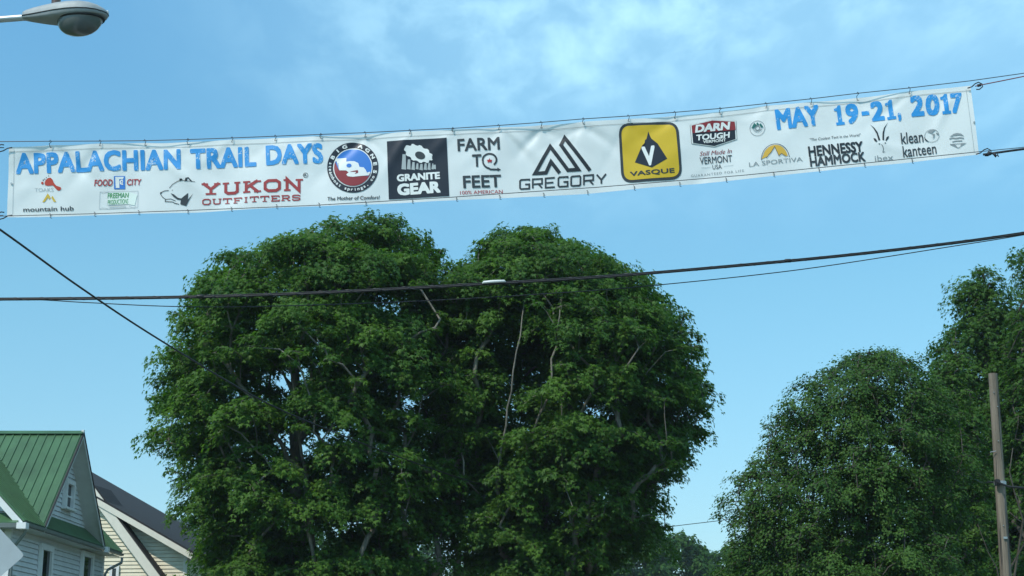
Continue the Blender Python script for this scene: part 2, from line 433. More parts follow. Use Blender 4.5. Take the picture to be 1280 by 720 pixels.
PROF_A = [(276, 435, 478), (290, 378, 545), (320, 318, 562), (340, 258, 575), (380, 218, 600), (420, 200, 590), (470, 175, 600), (520, 190, 605), (560, 186, 605),
          (600, 216, 600), (640, 224, 595), (680, 229, 590), (720, 233, 580), (765, 262, 560), (795, 310, 520)]
PROF_B = [(282, 645, 682), (300, 596, 705), (325, 562, 765), (350, 545, 814), (380, 535, 834), (420, 552, 874), (460, 545, 893), (500, 540, 886), (550, 535, 896),
          (580, 535, 872), (610, 535, 838), (650, 540, 845), (680, 545, 822), (720, 550, 778), (765, 575, 750), (795, 610, 710)]
make_tree('maple_tree', 'big dark green maple with a broad dome crown, nearer the white house', 'tree', PROF_A, 52, 11, 400, 'pair of tall maples',
          limbs=[[(392, 700, 51), (382, 615, 50.2), (374, 545, 49.6), (368, 490, 49.2), (360, 440, 49.2), (352, 400, 49.6)], [(374, 545, 49.6), (386, 500, 49.6), (390, 455, 49.8)],
                 [(360, 575, 50), (330, 520, 49.2), (290, 462, 49), (272, 440, 49.2)], [(330, 610, 49.6), (300, 575, 49), (262, 520, 49)]],
          carve=[(374, 545, .85), (370, 485, .85), (310, 490, .7), (378, 605, .6), (455, 590, .5), (290, 470, .4), (470, 440, .4)])
make_tree('maple_tree', 'big dark green maple with ragged sparse right edge, right of the broad dome', 'tree', PROF_B, 52.5, 23, 640, 'pair of tall maples',
          limbs=[[(625, 690, 51.4), (622, 600, 50.6), (628, 550, 50), (638, 490, 49.6), (645, 440, 49.4), (652, 395, 49.5), (654, 375, 49.8)],
                 [(650, 580, 50.4), (682, 500, 49.4), (690, 470, 49.2), (694, 430, 49.2), (690, 385, 49.6)], [(700, 560, 50), (735, 500, 49.4), (742, 490, 49.3), (770, 470, 49.4)]],
          carve=[(636, 520, .85), (645, 440, .8), (690, 460, .75), (628, 570, .65), (740, 500, .6), (640, 480, .8), (655, 395, .5), (690, 640, .5)])
PROF_C = [(436, 1075, 1125), (450, 1050, 1160), (485, 995, 1185), (520, 965, 1200), (560, 940, 1206), (600, 918, 1210), (640, 902, 1210), (680, 897, 1210), (720, 885, 1205), (770, 890, 1200), (800, 940, 1160)]
make_tree('pear_tree', 'round bushy tree with small grey-green leaves, left of the wooden pole', 'tree', PROF_C, 45, 31, 1060, nclump=460, per=1250, leaf=.086, crad=(.38, 1.0), m='pear', bark='dark_bark',
          trunk_r=.13, lobes=1, droop=.5, flat=.5, up=.22, shell=.6, space=.84, ragged=.11)
PROF_D = [(327, 1216, 1232), (345, 1198, 1252), (375, 1187, 1268), (400, 1184, 1290), (440, 1160, 1305), (480, 1150, 1320), (540, 1145, 1330), (620, 1145, 1330), (720, 1150, 1320), (790, 1190, 1290)]
make_tree('tall_tree', 'tall dark tree with a narrow pointed top rising behind the wooden pole', 'tree', PROF_D, 60, 41, 1236, nclump=330, per=420, leaf=.15, crad=(.6, 1.05), m='dark_leaf', bark='dark_bark',
          trunk_r=.26, droop=.5, flat=.6, up=.15, lobes=3)
PROF_E = [(300, 1288, 1310), (330, 1262, 1340), (365, 1260, 1370), (420, 1262, 1400), (500, 1240, 1420), (600, 1235, 1420), (720, 1240, 1410), (790, 1280, 1370)]
make_tree('tall_tree', 'tall dark tree cut off by the right edge of the photo', 'tree', PROF_E, 57, 43, 1325, nclump=240, per=420, leaf=.15, crad=(.6, 1.05), m='dark_leaf', bark='dark_bark',
          trunk_r=.26, droop=.5, flat=.6, up=.15, lobes=3)
PROF_F = [(440, 1180, 1196), (460, 1165, 1215), (500, 1150, 1225), (560, 1150, 1235), (640, 1150, 1240), (740, 1160, 1230), (780, 1180, 1220)]
make_tree('young_tree', 'small yellow-green tree squeezed between the round bushy tree and the pole', 'tree', PROF_F, 51.5, 47, 1195, nclump=110, per=420, leaf=.13, crad=(.5, .85), m='lime_leaf', bark='dark_bark',
          trunk_r=.12, droop=.5, flat=.5, lobes=3)
# bare stems of a dead sapling behind the pole
dd = empty('dead_sapling', atY(1268, 700, 50) * Vector((1, 1, 0)).length if False else (atY(1268, 700, 50).x, 50, 0), 'thin bare dead sapling stems at right of the wooden pole', 'sapling')
mb = MB()
bx = atY(1268, 700, 50).x
def stem(pts, r0):
    P_ = [Vector((bx, 50, 0))] + [atY(*p) for p in pts]
    mb.tube(P_, [r0 * (1 - .75 * i / (len(P_) - 1)) for i in range(len(P_))], 6)
stem([(1268, 720, 50), (1279, 650, 49.6), (1268, 615, 49.3), (1262, 590, 49.2), (1266, 560, 49.2)], .045)
stem([(1262, 712, 49.8), (1290, 662, 49.2), (1270, 648, 48.8), (1262, 640, 48.7)], .045)
stem([(1246, 710, 50), (1235, 690, 49.9), (1222, 655, 49.8)], .028)
mb.build('stem', M['dead_bark'], dd, smooth=True)

# far-off wood
rng = np.random.default_rng(77)
cen, rad = [], []
for i in range(64):
    x = rng.uniform(-55, 95); y = rng.uniform(165, 235); h = rng.uniform(14.5, 18.5) + (y - 165) * .06
    cw = rng.uniform(3.2, 5.2)
    for k in range(26):
        t = rng.uniform(0, 2 * np.pi); v = rng.uniform(-.9, 1); q = math.sqrt(1 - v * v)
        cen.append((x + cw * q * math.cos(t), y + cw * q * math.sin(t), h * .62 + h * .36 * v)); rad.append(rng.uniform(1.1, 1.9))
cen = np.array(cen); ow = np.tile(np.array([0, -1, 0.]), (len(cen), 1))
a_ = spray(rng, cen, ow, np.array(rad), 120, .5, .6, .6, .2)
wood = leaves_mesh(*a_[:5], 'distant_wood', M['far_leaf'], None, 1)
tag(wood, 'hazy far-off wood low between the maples and round bushy tree', 'wood', kind='stuff')

# ------------------------------------------------------------------ houses
def siding(mb, poly, org, sdir, ndir, course=.13, lip=.036):
    """clapboards over a convex polygon given as (s, z) in the wall's plane"""
    zmin, zmax = min(p[1] for p in poly), max(p[1] for p in poly)
    sdir, ndir = Vector(sdir), Vector(ndir)
    def span(z):
        xs = []
        for (a, za), (b, zb) in zip(poly, poly[1:] + poly[:1]):
            if abs(za - zb) < 1e-9:
                if abs(z - za) < 1e-6: xs += [a, b]
            elif min(za, zb) - 1e-9 <= z <= max(za, zb) + 1e-9: xs.append(a + (b - a) * (z - za) / (zb - za))
        return (min(xs), max(xs)) if xs else None
    def P(s_, z, o): return Vector(org) + sdir * s_ + Vector((0, 0, z)) + ndir * o
    z = zmin
    while z < zmax - 1e-6:
        z1 = min(z + course, zmax); zt_ = max(z1 - .016, z + .01); a = span(z + 1e-7); b = span(zt_ - 1e-7); c_ = span(z1 - 1e-7)
        if a and b:
            mb.face(P(a[0], z, lip), P(a[1], z, lip), P(b[1], zt_, .010), P(b[0], zt_, .010)); mb.face(P(b[0], zt_, .010), P(b[1], zt_, .010), P(c_[1], z1, -.014), P(c_[0], z1, -.014))
            mb.face(P(a[0], z, -.014), P(a[1], z, -.014), P(a[1], z, lip), P(a[0], z, lip))
        z = z1
    return mb
def window_at(root, org, sdir, ndir, s0, s1, z0, z1, fw=.11, dep=.07, m='trim', sash=True):
    """frame proud of the wall, with sill, sash and pane"""
    sdir, ndir = Vector(sdir), Vector(ndir); O = Vector(org)
    def bx(mb, a, b, c, d, o0, o1):
        p = [O + sdir * q + Vector((0, 0, r)) + ndir * o0 for q, r in ((a, c), (b, c), (b, d), (a, d))]
        mb.prism(p, ndir * (o1 - o0)); return mb
    fr = MB(); bx(fr, s0, s0 + fw, z0, z1, 0, dep); bx(fr, s1 - fw, s1, z0, z1, 0, dep); bx(fr, s0 + fw, s1 - fw, z1 - fw, z1, 0, dep)
    f = fr.build('window', M[m], root)
    bx(MB(), s0 - .05, s1 + .05, z0 - .06, z0, 0, dep + .05).build('sill', M[m], f)
    bx(MB(), s0 + fw, s1 - fw, z0, z1 - fw, .004, .022).build('pane', M['glass'], f)
    if sash:
        sm = MB(); zm = (z0 + z1 - fw) / 2
        bx(sm, s0 + fw, s1 - fw, zm - .025, zm + .025, .024, .05)
        sm.build('sash', M[m], f)
    return f

# --- the white house with the green metal roof: main ridge along the road, a cross gable faces it
XR_, XW = -12.0, -12.45                       # eave / rake edge, wall
EZ, RZ, RYc, HALF = 5.40, 8.26, 43.75, 3.02   # eave height, cross ridge height, its Y, half width
YN, YF = 38.95, 48.95                         # rake edges of the main roof
SL = 1.02                                     # pitch of the main slope
MRX = -14.75; MRZ = EZ + SL * (XR_ - MRX); XB = 2 * MRX - XR_
h1 = empty('white_house', (MRX, 44, 0), 'white clapboard house with green metal roof and steep gable at left edge', 'house')
# metal roof: planes with ribs
def slab(mb, pts, th=.05):
    a, b, c = Vector(pts[0]), Vector(pts[1]), Vector(pts[2]); n = (b - a).cross(c - a).normalized()
    if n.z < 0: n = -n
    mb.prism([Vector(p) for p in pts], n * th); return n
rf = MB()
k = (RZ - EZ) / HALF                           # cross slope pitch
def zmain(x): return EZ + SL * (XR_ - x)
xv = XR_ - (RZ - EZ) / SL                      # where the cross ridge meets the main slope
nmain = slab(rf, [(XR_, YN, EZ), (XR_, YF, EZ), (MRX, YF, MRZ), (MRX, YN, MRZ)])
slab(rf, [(MRX, YN, MRZ), (MRX, YF, MRZ), (XB, YF, EZ), (XB, YN, EZ)])
e_ = .03
ncr = slab(rf, [(XR_, RYc - HALF, EZ + e_), (XR_, RYc, RZ + e_), (xv, RYc, RZ + e_)])
slab(rf, [(XR_, RYc + HALF, EZ + e_), (XR_, RYc, RZ + e_), (xv, RYc, RZ + e_)])
roof1 = rf.build('roof', M['green_metal'], h1)
rb = MB()
x = XR_ - .04
while x > xv + .1:
    # cross slope ribs: from the ridge down to the valley (or eave)
    yv = RYc - HALF + SL * (XR_ - x) / k
    zv = EZ + e_ + k * (yv - (RYc - HALF))
    rb.bar(Vector((x, RYc - .05, RZ + e_ - .05 * k)) + ncr * .055, Vector((x, yv + .02, zv + .02 * k)) + ncr * .055, .028, .045, ncr)
    x -= .232
y = YN + .12
while y < YF:
    # main slope ribs, interrupted by the cross gable
    if y < RYc - HALF or y > RYc + HALF: xe = XR_
    else:
        zc_ = RZ - k * abs(y - RYc); xe = XR_ - (zc_ - EZ) / SL - .06
    rb.bar(Vector((xe, y, zmain(xe))) + nmain * .06, Vector((MRX, y, MRZ)) + nmain * .06, .028, .03, nmain)
    y += .235
rb.build('seam', M['green_metal'], roof1)
cp = MB(); cp.prism([(XR_ + .02, RYc - .16, RZ - .07 + .10), (XR_ + .02, RYc, RZ + .135), (XR_ + .02, RYc + .16, RZ + .03), (XR_ + .02, RYc, RZ + .05)], (xv - XR_, 0, 0))
cp.build('ridge_cap', M['green_metal'], roof1)
MB().box((XR_ - .03, RYc - .05, RZ + .02), (XR_ + .035, RYc + .05, RZ + .15)).build('ridge_end', M['trim'], roof1)
vm = MB(); vm.bar(Vector((XR_ - .1, RYc - HALF + .1 * SL / k, EZ + .13)), Vector((xv, RYc, RZ + .09)), .10, .03); vm.build('valley_flashing', M['gutter'], roof1)
# walls
wl1 = MB()
zE = EZ - .12
wl1.prism([(XW - .02, YN + .45, 0), (XW - .02, YF - .42, 0), (XW - .02, YF - .42, EZ + .3), (XW - .02, YN + .45, EZ + .3)], (XB - XW + .47, 0, 0))
wl1.prism([(XW - .022, RYc - HALF + .1, EZ + .2), (XW - .022, RYc + HALF - .1, EZ + .2), (XW - .022, RYc, RZ - .06)], (-3, 0, 0))
gx = MRX
wl1.prism([(XW - .04, YN + .452, EZ), (XB + .47, YN + .452, EZ), (gx, YN + .452, MRZ - .3)], (0, YF - YN - .88, 0))
wall1 = wl1.build('wall', M['white_siding'], h1)
sd1 = MB()
L1 = YF - YN - .84
siding(sd1, [(.09, 0), (L1 - .09, 0), (L1 - .09, EZ - .05), (.09, EZ - .05)], (XW, YN + .42, 0), (0, 1, 0), (1, 0, 0))
g0 = RYc - HALF
siding(sd1, [(.35, EZ + .32), (2 * HALF - .35, EZ + .32), (HALF, RZ - .05)], (XW, g0, 0), (0, 1, 0), (1, 0, 0))
siding(sd1, [(0, 0), (XW - XB - .6, 0), (XW - XB - .6, EZ - .1), (0, EZ - .1)], (XW - .1, YN + .42, 0), (-1, 0, 0), (0, -1, 0))
gw = XW - MRX
siding(sd1, [(.0, EZ + .3), (2 * gw, EZ + .3), (gw, MRZ - .35)], (XW, YN + .42, 0), (-1, 0, 0), (0, -1, 0))
sd1.build('clapboard', M['white_siding'], wall1)
cb = MB()
cb.box((XW - .12, YN + .39, 0), (XW + .045, YN + .51, EZ - .1)); cb.build('corner_board', M['trim'], h1); cb = MB(); cb.box((XW - .12, YF - .51, 0), (XW + .045, YF - .39, EZ - .1))
cb.build('corner_board', M['trim'], h1)
# soffit of the cross gable and rake boards
sf = MB()
for sg in (-1, 1):
    a = Vector((XR_, RYc + sg * HALF, EZ - .01)); b = Vector((XR_, RYc, RZ - .02)); dn = Vector((0, 0, -.03))
    sf.prism([a + dn, b + dn, b + dn + Vector((XW - XR_, 0, 0)), a + dn + Vector((XW - XR_, 0, 0))], (0, 0, .02))
sf.build('soffit', M['soffit'], h1)
rk = MB()
for sg in (-1, 1):
    a = Vector((XR_ + .002, RYc + sg * (HALF + .02), EZ - .11)); b = Vector((XR_ + .002, RYc, RZ - .085))
    rk.prism([a, b, b + Vector((0, 0, .11)), a + Vector((0, 0, .12))], (.025, 0, 0))
rk.build('rake_board', M['soffit'], h1)
re = MB()
for sg in (-1, 1):
    a = Vector((XR_ + .004, RYc + sg * (HALF + .04), EZ + .015)); b = Vector((XR_ + .004, RYc, RZ + .03))
    re.prism([a, b, b + Vector((0, 0, .07)), a + Vector((0, 0, .05))], (.04, 0, 0))
re.build('roof_edge', M['seam'], h1)
# near gable end: rake board and pent strip with gutter
rk2 = MB()
a = Vector((XR_ - .02, YN + .01, EZ - .1)); b = Vector((MRX, YN + .01, MRZ - .1))
rk2.prism([a + Vector((0, 0, -.12)), b + Vector((0, 0, -.12)), b + Vector((0, 0, .1)), a + Vector((0, 0, .1))], (0, -.035, 0))
rk2.build('rake_board', M['trim'], h1)
ns = MB(); ns.prism([(XR_ - .12, YN + .415, EZ + .26), (XR_ - .12, YN - .12, EZ - .02), (XR_ - .12, YN - .12, EZ - .06), (XR_ - .12, YN + .415, EZ - .06)], (XB - XR_ + .24, 0, 0)); ns.build('pent_roof', M['green_metal'], h1)
# pent strip under the cross gable lies on the main slope; flashing line where wall meets it
pf = MB(); pf.prism([(XR_ + .01, g0 + .1, EZ + .055), (XW + .016, g0 + .1, EZ + .055 + .36), (XW + .016, g0 + .1, EZ - .05), (XR_ + .01, g0 + .1, EZ - .05)], (0, 2 * HALF - .2, 0)); pf.build('pent_roof', M['green_metal'], h1)
gt = MB()
gt.prism([(XR_ - .02, YN, EZ - .085), (XR_ + .06, YN, EZ - .07), (XR_ + .075, YN, EZ - .01), (XR_ + .002, YN, EZ - .012)], (0, YF - YN + .05, 0))
gt.prism([(XR_ + .05, YN - .06, EZ - .18), (XR_ + .05, YN - .18, EZ - .16), (XR_ + .05, YN - .20, EZ - .05), (XR_ + .05, YN - .10, EZ - .055)], (XB - XR_ - .1, 0, 0))
gt.build('gutter', M['gutter'], h1)
ge = MB(); ge.box((XR_ - .1, YN - .22, EZ - .19), (XR_ + .13, YN + .05, EZ - .04)); ge.build('gutter_end', M['trim'], h1); ge = MB(); ge.box((XR_ + .03, RYc + HALF - .06, EZ - .14), (XR_ + .15, RYc + HALF + .14, EZ + .02)); ge.build('gutter_end', M['trim'], h1)
for yy, y2 in ((YN + .1, YN + .46), (YF + .0, YF - .38)):
    MB().tube([(XR_ + .03, yy, EZ - .12), (XR_ + .02, yy, EZ - .28), (XW + .16, y2, EZ - .52), (XW + .085, y2, EZ - .66), (XW + .085, y2, .1)], .042, 8).build('downspout', M['gutter'], h1, smooth=True)
fz = MB(); fz.box((XW - .01, YN + .43, EZ - .30), (XW + .022, YF - .43, EZ - .10)); fz.build('frieze_board', M['soffit'], h1)
sfe = MB(); sfe.prism([(XW + .024, YN + .1, EZ - .11), (XR_ - .03, YN + .1, EZ - .115), (XR_ - .03, YN + .1, EZ - .095), (XW + .024, YN + .1, EZ - .09)], (0, YF - YN - .2, 0)); sfe.build('soffit', M['soffit'], h1)
def win_px(root, x0, x1, y0, y1, X):
    a, b = atX(x0, y0, X), atX(x1, y0, X); zt = a.z; zb = atX(x0, y1, X).z
    return a.y, b.y, zb, zt
for (x0, x1, y0, hgt) in ((47.5, 63, 679, 1.75), (99.5, 114, 688, 1.75)):
    s0, s1, _, zt = win_px(h1, x0, x1, y0, 720, XW)
    window_at(h1, (XW + .032, 0, 0), (0, 1, 0), (1, 0, 0), s0, s1, zt - hgt, zt, fw=.15, dep=.09)
s0, s1, zb, zt = win_px(h1, 78, 89, 598, 634, XW)
window_at(h1, (XW + .032, 0, 0), (0, 1, 0), (1, 0, 0), s0, s1, zb, zt, fw=.12, dep=.12)

# --- the cream house behind it, turned a little towards the road
TH = R(7.0)
hd = Vector((math.sin(TH), math.cos(TH), 0)); hx = Vector((math.cos(TH), -math.sin(TH), 0))
YB = 55.0
A = atY(241, 693, YB)                          # eave end of the near rake
h2 = empty('cream_house', (A.x - 4, YB + 5, 0), 'cream clapboard house with charcoal shingle roof behind the white house', 'house')
pit, LEN, HW = .545, 8.5, 7.6
def H(s_, d, z): return A + hx * s_ + hd * d + Vector((0, 0, z - A.z))
zA = A.z
rf = MB()
slab(rf, [H(0, 0, zA), H(-HW, 0, zA + HW * pit), H(-HW, LEN, zA + HW * pit), H(0, LEN, zA)], .09)
slab(rf, [H(-2 * HW, 0, zA), H(-HW, 0, zA + HW * pit), H(-HW, LEN, zA + HW * pit), H(-2 * HW, LEN, zA)], .09)
# front wing, steep
W0 = atY(199, 722, YB + .05)
def sW(px, py): p = atY(px, py, YB + .05); return (p - A).dot(hx), p.z
s_a, z_a = sW(131, 633); s_b, z_b = sW(201, 724)
pw = (z_a - z_b) / (s_b - s_a)
s_ap = s_a - .62; z_ap = z_a + .62 * pw        # apex of the wing
s_e = s_ap + 3.4; z_e = z_ap - 3.4 * pw
D0 = .045
slab(rf, [H(s_ap, D0, z_ap), H(s_ap, 1.6, z_ap), H(s_e, 1.6, z_e), H(s_e, D0, z_e)], .07)
slab(rf, [H(s_ap, D0, z_ap), H(s_ap, 1.6, z_ap), H(2 * s_ap - s_e, 1.6, z_e), H(2 * s_ap - s_e, D0, z_e)], .07)
rf.build('roof', M['shingle'], h2)
wb = MB()
wb.prism([H(-.35, .62, 0), H(-2 * HW + .35, .62, 0), H(-2 * HW + .35, .62, zA + .1), H(-HW, .62, zA + HW * pit - .12), H(-.35, .62, zA + .1)], hd * (LEN - 1.0))
wb.prism([H(s_e - .4, D0 + .32, 0), H(2 * s_ap - s_e + .4, D0 + .32, 0), H(2 * s_ap - s_e + .4, D0 + .32, z_e + .4), H(s_ap, D0 + .32, z_ap - .1), H(s_e - .4, D0 + .32, z_e + .4)], hd * 1.2)
wall2 = wb.build('wall', M['cream_siding'], h2)
sdm = MB()
siding(sdm, [(.0, .2), (HW, .2), (HW, zA + HW * pit - .15), (0, zA + .08)], H(-.35, .60, 0), -hx, -hd, .13)
siding(sdm, [(s_ap - s_e + .4, .2), (s_e - s_ap - .4, .2), (s_e - s_ap - .4, z_e + .38), (0, z_ap - .12), (s_ap - s_e + .4, z_e + .38)], H(s_ap, D0 + .3, 0), -hx, -hd, .13)
sdm.build('clapboard', M['cream_siding'], wall2)
fb = MB()
for sg in (0, 1):
    a = H(0 if not sg else -2 * HW, -.002, zA - .02); b = H(-HW, -.002, zA + HW * pit - .02)
    fb.prism([a + Vector((0, 0, -.17)), b + Vector((0, 0, -.17)), b + Vector((0, 0, .05)), a + Vector((0, 0, .05))], -hd * .04)
fb.build('rake_board', M['cream_trim'], h2)
fw = MB()
for sg in (1, -1):
    a = H(s_ap + sg * (s_e - s_ap), D0 - .002, z_e - .02); b = H(s_ap, D0 - .002, z_ap - .02)
    fw.prism([a + Vector((0, 0, -.42)), b + Vector((0, 0, -.42)), b + Vector((0, 0, .05)), a + Vector((0, 0, .05))], -hd * .04)
fw.build('rake_board', M['cream_trim'], h2)
cbm = MB()
p = H(-.36, .57, 0); cbm.prism([p, p - hx * .14, p - hx * .14 + Vector((0, 0, zA)), p + Vector((0, 0, zA))], -hd * .03); cbm.build('corner_board', M['cream_trim'], h2)
q = atY(139, 706, YB + .3); sq = (q - A).dot(hx)
window_at(h2, H(0, D0 + .27, 0), hx, -hd, sq - .17, sq + .17 + .0, q.z - 1.3, q.z, fw=.1, dep=.06, m='trim')

# --- a house mostly hidden behind the maples
h3 = empty('dark_roofed_house', (-11.5, 76, 0), 'house with dull teal roof, almost hidden behind the maple and the cream house', 'house')
rz3 = atY(222, 651.5, 77).z; xr3 = atY(212, 652, 77).x; xr4 = atY(330, 652, 77).x
ez3 = atY(290, 706, 72).z
r3 = MB(); slab(r3, [(xr3, 72, ez3), (xr4, 72, ez3), (xr4, 77, rz3), (xr3, 77, rz3)], .1); slab(r3, [(xr3, 82, ez3), (xr4, 82, ez3), (xr4, 77, rz3), (xr3, 77, rz3)], .1); r3.build('roof', M['teal_shingle'], h3)
w3 = MB(); w3.box((xr3 + .4, 72.5, 0), (xr4 - .4, 81.5, ez3 + .1)); w3.prism([(xr3 + .4, 72.5, ez3 + .1), (xr3 + .4, 81.5, ez3 + .1), (xr3 + .4, 77, rz3 - .1)], (xr4 - xr3 - .8, 0, 0)); w3.build('wall', M['dark_siding'], h3)

# a shrub in front of the cream house
rng = np.random.default_rng(5)
q = atY(223, 712, 50.5)
sh = empty('shrub', (q.x, 50.5, 0), 'dark leafy shrub top in front of the cream house', 'shrub')
cen = []; rad = []
for kk in range(70):
    zz = rng.uniform(.4, q.z - .35); rr_ = (.85 if zz < q.z - 1.2 else .55) * math.sqrt(rng.uniform(0, 1)); t = rng.uniform(0, 6.28)
    cen.append((q.x + rr_ * math.cos(t), 50.5 + rr_ * math.sin(t), zz)); rad.append(rng.uniform(.3, .5))
cen = np.array(cen)
leaves_mesh(*spray(rng, cen, np.tile(np.array([0, -1., 0]), (70, 1)), np.array(rad), 330, .12, .5, .9, .5)[:5], 'foliage', M['dark_leaf'], sh, 1)
ms = MB()
for kk in range(14):
    c_ = cen[kk * 5]; ms.tube([(q.x, 50.5, 0), ((q.x + c_[0]) / 2, (50.5 + c_[1]) / 2, c_[2] * .6), tuple(c_)], [.03, .02, .01], 5)
ms.build('stem', M['bark'], sh, smooth=True)

# ------------------------------------------------------------------ the banner across the street
YBN = 19.5
TOPC = [(10.5, 183), (63, 181), (125, 179.5), (181, 178), (235, 177), (290, 175), (344, 173.5), (401, 170), (456, 167.5), (512, 165), (566, 162), (623, 159), (676, 156),
        (729, 152.5), (785, 149), (843, 144.5), (900, 139.5), (957, 132.5), (1013, 127.5), (1072, 121), (1136, 114), (1213, 107)]
BOTC = [(7, 270), (62, 269.5), (118, 268), (174, 267), (235, 265.5), (290, 263.3), (347, 261), (400, 259.5), (458, 256.5), (516, 253.3), (571, 250.8), (625, 247.5),
        (680, 244), (735, 240.5), (793, 236), (850, 231), (908, 226), (967, 220.3), (1023, 215.5), (1080, 209), (1140, 203), (1223, 194)]
WIRE = [(-900, 205), (-160, 181), (-60, 179), (0, 177), (63, 176.5), (125, 176.3), (181, 175.8), (235, 174.4), (290, 172.4), (344, 170.2), (401, 168), (456, 165.8), (512, 163), (566, 160.4), (623, 156.8), (676, 153),
        (729, 148.6), (785, 145), (843, 140.4), (900, 135.6), (957, 129.5), (1013, 123.6), (1072, 116.6), (1136, 110), (1213, 101), (1280, 91.5), (1400, 73), (1500, 56), (1800, 2), (2300, -95)]
ROPE = [(-900, 290), (6, 270), (120, 267), (235, 263), (390, 256.8), (560, 246.8), (750, 233.8), (930, 219), (1085, 203.5), (1225, 189.5), (1280, 184), (1400, 170), (1500, 156), (1800, 111), (2300, 30)]
def curve_at(c, x):
    return float(np.interp(x, [p[0] for p in c], [p[1] for p in c]))
rngb = np.random.default_rng(9)
# folds: short drags of the cloth that start at the ties
FOLDS = []
for (x, y) in TOPC[1:-1]:
    p = atY(x, y + 3, YBN)
    for sg in (-1, 1):
        for _ in range(2):
            FOLDS.append((p.x, p.z, rngb.uniform(R(-72), R(-18)), sg, rngb.uniform(.35, .95), rngb.uniform(.045, .085), rngb.uniform(-.012, .018)))
for _ in range(16):
    x = rngb.uniform(40, 1190); y = curve_at(TOPC, x) + rngb.uniform(10, 75); p = atY(x, y, YBN)
    FOLDS.append((p.x, p.z, rngb.uniform(R(-50), R(-5)), rngb.choice([-1, 1]), rngb.uniform(.5, 1.3), rngb.uniform(.06, .12), rngb.uniform(-.018, .018)))
for (x, y, a, sg, ln, wd, am) in ((630, 162, -52, 1, .75, .05, .03), (676, 160, -50, -1, .5, .05, .03), (630, 162, -38, 1, .9, .06, -.02), (729, 158, -35, 1, .8, .06, .026), (729, 158, -30, -1, .7, .05, .02),
                                  (70, 183, -42, 1, .9, .05, .028), (205, 200, -40, 1, 1.0, .07, -.026), (456, 170, -45, 1, .5, .05, .024), (1136, 117, -38, -1, .8, .05, .022), (1190, 120, -62, -1, .7, .05, -.018)):
    p = atY(x, y, YBN); FOLDS.append((p.x, p.z, R(a), sg, ln, wd, am))
def billow(x, z):
    x = np.asarray(x, float); z = np.asarray(z, float)
    w_ = .05 * np.sin(x * .9 + .6) * np.cos(z * 1.1 - 8) + .018 * np.sin(x * 2.7 + z * 1.6) + .007 * np.sin(x * 5.1 - z * 3.9 + 1.2) + .0015 * np.sin(x * 11 + z * 7)
    for (fx, fz, a, sg, ln, wd, am) in FOLDS:
        dx, dz = math.cos(a) * sg, math.sin(a)
        u = (x - fx) * dx + (z - fz) * dz; v = -(x - fx) * dz + (z - fz) * dx
        g = np.clip(u / .12, 0, 1) * np.clip(1.3 - u / ln, 0, 1)
        w_ += am * .75 * g * np.exp(-(v / (wd * (.8 + np.clip(u, 0, 2)))) ** 2)
    return w_
bp = atY(620, 210, YBN)
banner = empty('street_banner', bp, 'long white vinyl banner with sponsor emblems strung across the street', 'banner')
NX, NT = 620, 48
V = np.zeros((NX + 1, NT + 1, 3))
for i in range(NX + 1):
    f = i / NX
    for j in range(NT + 1):
        t = j / NT
        xt = 10.5 + (1213 - 10.5) * f; xb = 7 + (1223 - 7) * f
        sc = 0
        px = xt + (xb - xt) * t
        yt = curve_at(TOPC, xt); yb = curve_at(BOTC, xb)
        # the top hem sags a little between the ties
        ks = [p[0] for p in TOPC]; kk = min(max(int(np.searchsorted(ks, xt)) - 1, 0), len(ks) - 2); ph = (xt - ks[kk]) / (ks[kk + 1] - ks[kk])
        yt += .5 * math.sin(math.pi * min(max(ph, 0), 1))
        V[i, j] = atY(px, yt + (yb - yt) * t, YBN)
V[:, :, 1] = YBN + billow(V[:, :, 0], V[:, :, 2])
mb = MB(); mb.v = [tuple(p) for p in V.reshape(-1, 3)]
mb.f = [(i * (NT + 1) + j, i * (NT + 1) + j + 1, (i + 1) * (NT + 1) + j + 1, (i + 1) * (NT + 1) + j) for i in range(NX) for j in range(NT)]
mb.build('sheet', M['vinyl'], banner, smooth=True)

INK = {}
def ink(name, col, worn=0):
    if name in INK: return INK[name]
    m_ = mat('ink_' + name, col, .45)
    if worn:
        n, l = m_.node_tree.nodes, m_.node_tree.links
        t = n.new('ShaderNodeTexCoord'); a = n.new('ShaderNodeTexNoise'); a.inputs['Scale'].default_value = 44; a.inputs['Detail'].default_value = 5; a.inputs['Roughness'].default_value = .7
        b_ = n.new('ShaderNodeTexNoise'); b_.inputs['Scale'].default_value = 9; b_.inputs['Detail'].default_value = 2
        l.new(t.outputs['Object'], a.inputs['Vector']); l.new(t.outputs['Object'], b_.inputs['Vector'])
        ad = n.new('ShaderNodeMath'); ad.operation = 'MULTIPLY_ADD'; ad.inputs[1].default_value = .55
        l.new(b_.outputs[0], ad.inputs[0]); l.new(a.outputs[0], ad.inputs[2])
        mr = n.new('ShaderNodeMapRange'); mr.inputs[1].default_value = .88; mr.inputs[2].default_value = .98; l.new(ad.outputs[0], mr.inputs[0])
        mx = n.new('ShaderNodeMix'); mx.data_type = 'RGBA'; mx.inputs[6].default_value = (*col, 1); mx.inputs[7].default_value = (.62, .72, .80, 1)
        l.new(mr.outputs[0], mx.inputs[0]); l.new(mx.outputs[2], n['Principled BSDF'].inputs['Base Color'])
    INK[name] = m_; return m_
BLUE = ink('headline_blue', (.026, .29, .68), 1); RED = ink('red', (.42, .022, .026)); YRED = ink('brick_red', (.36, .035, .035)); BLACK = ink('near_black', (.012, .015, .02))
CHAR = ink('charcoal', (.03, .036, .042)); GREY = ink('grey', (.26, .29, .30)); WHITE = ink('white', (.80, .82, .80)); YEL = ink('yellow', (.66, .44, .015)); NAVY = ink('navy', (.008, .012, .024))
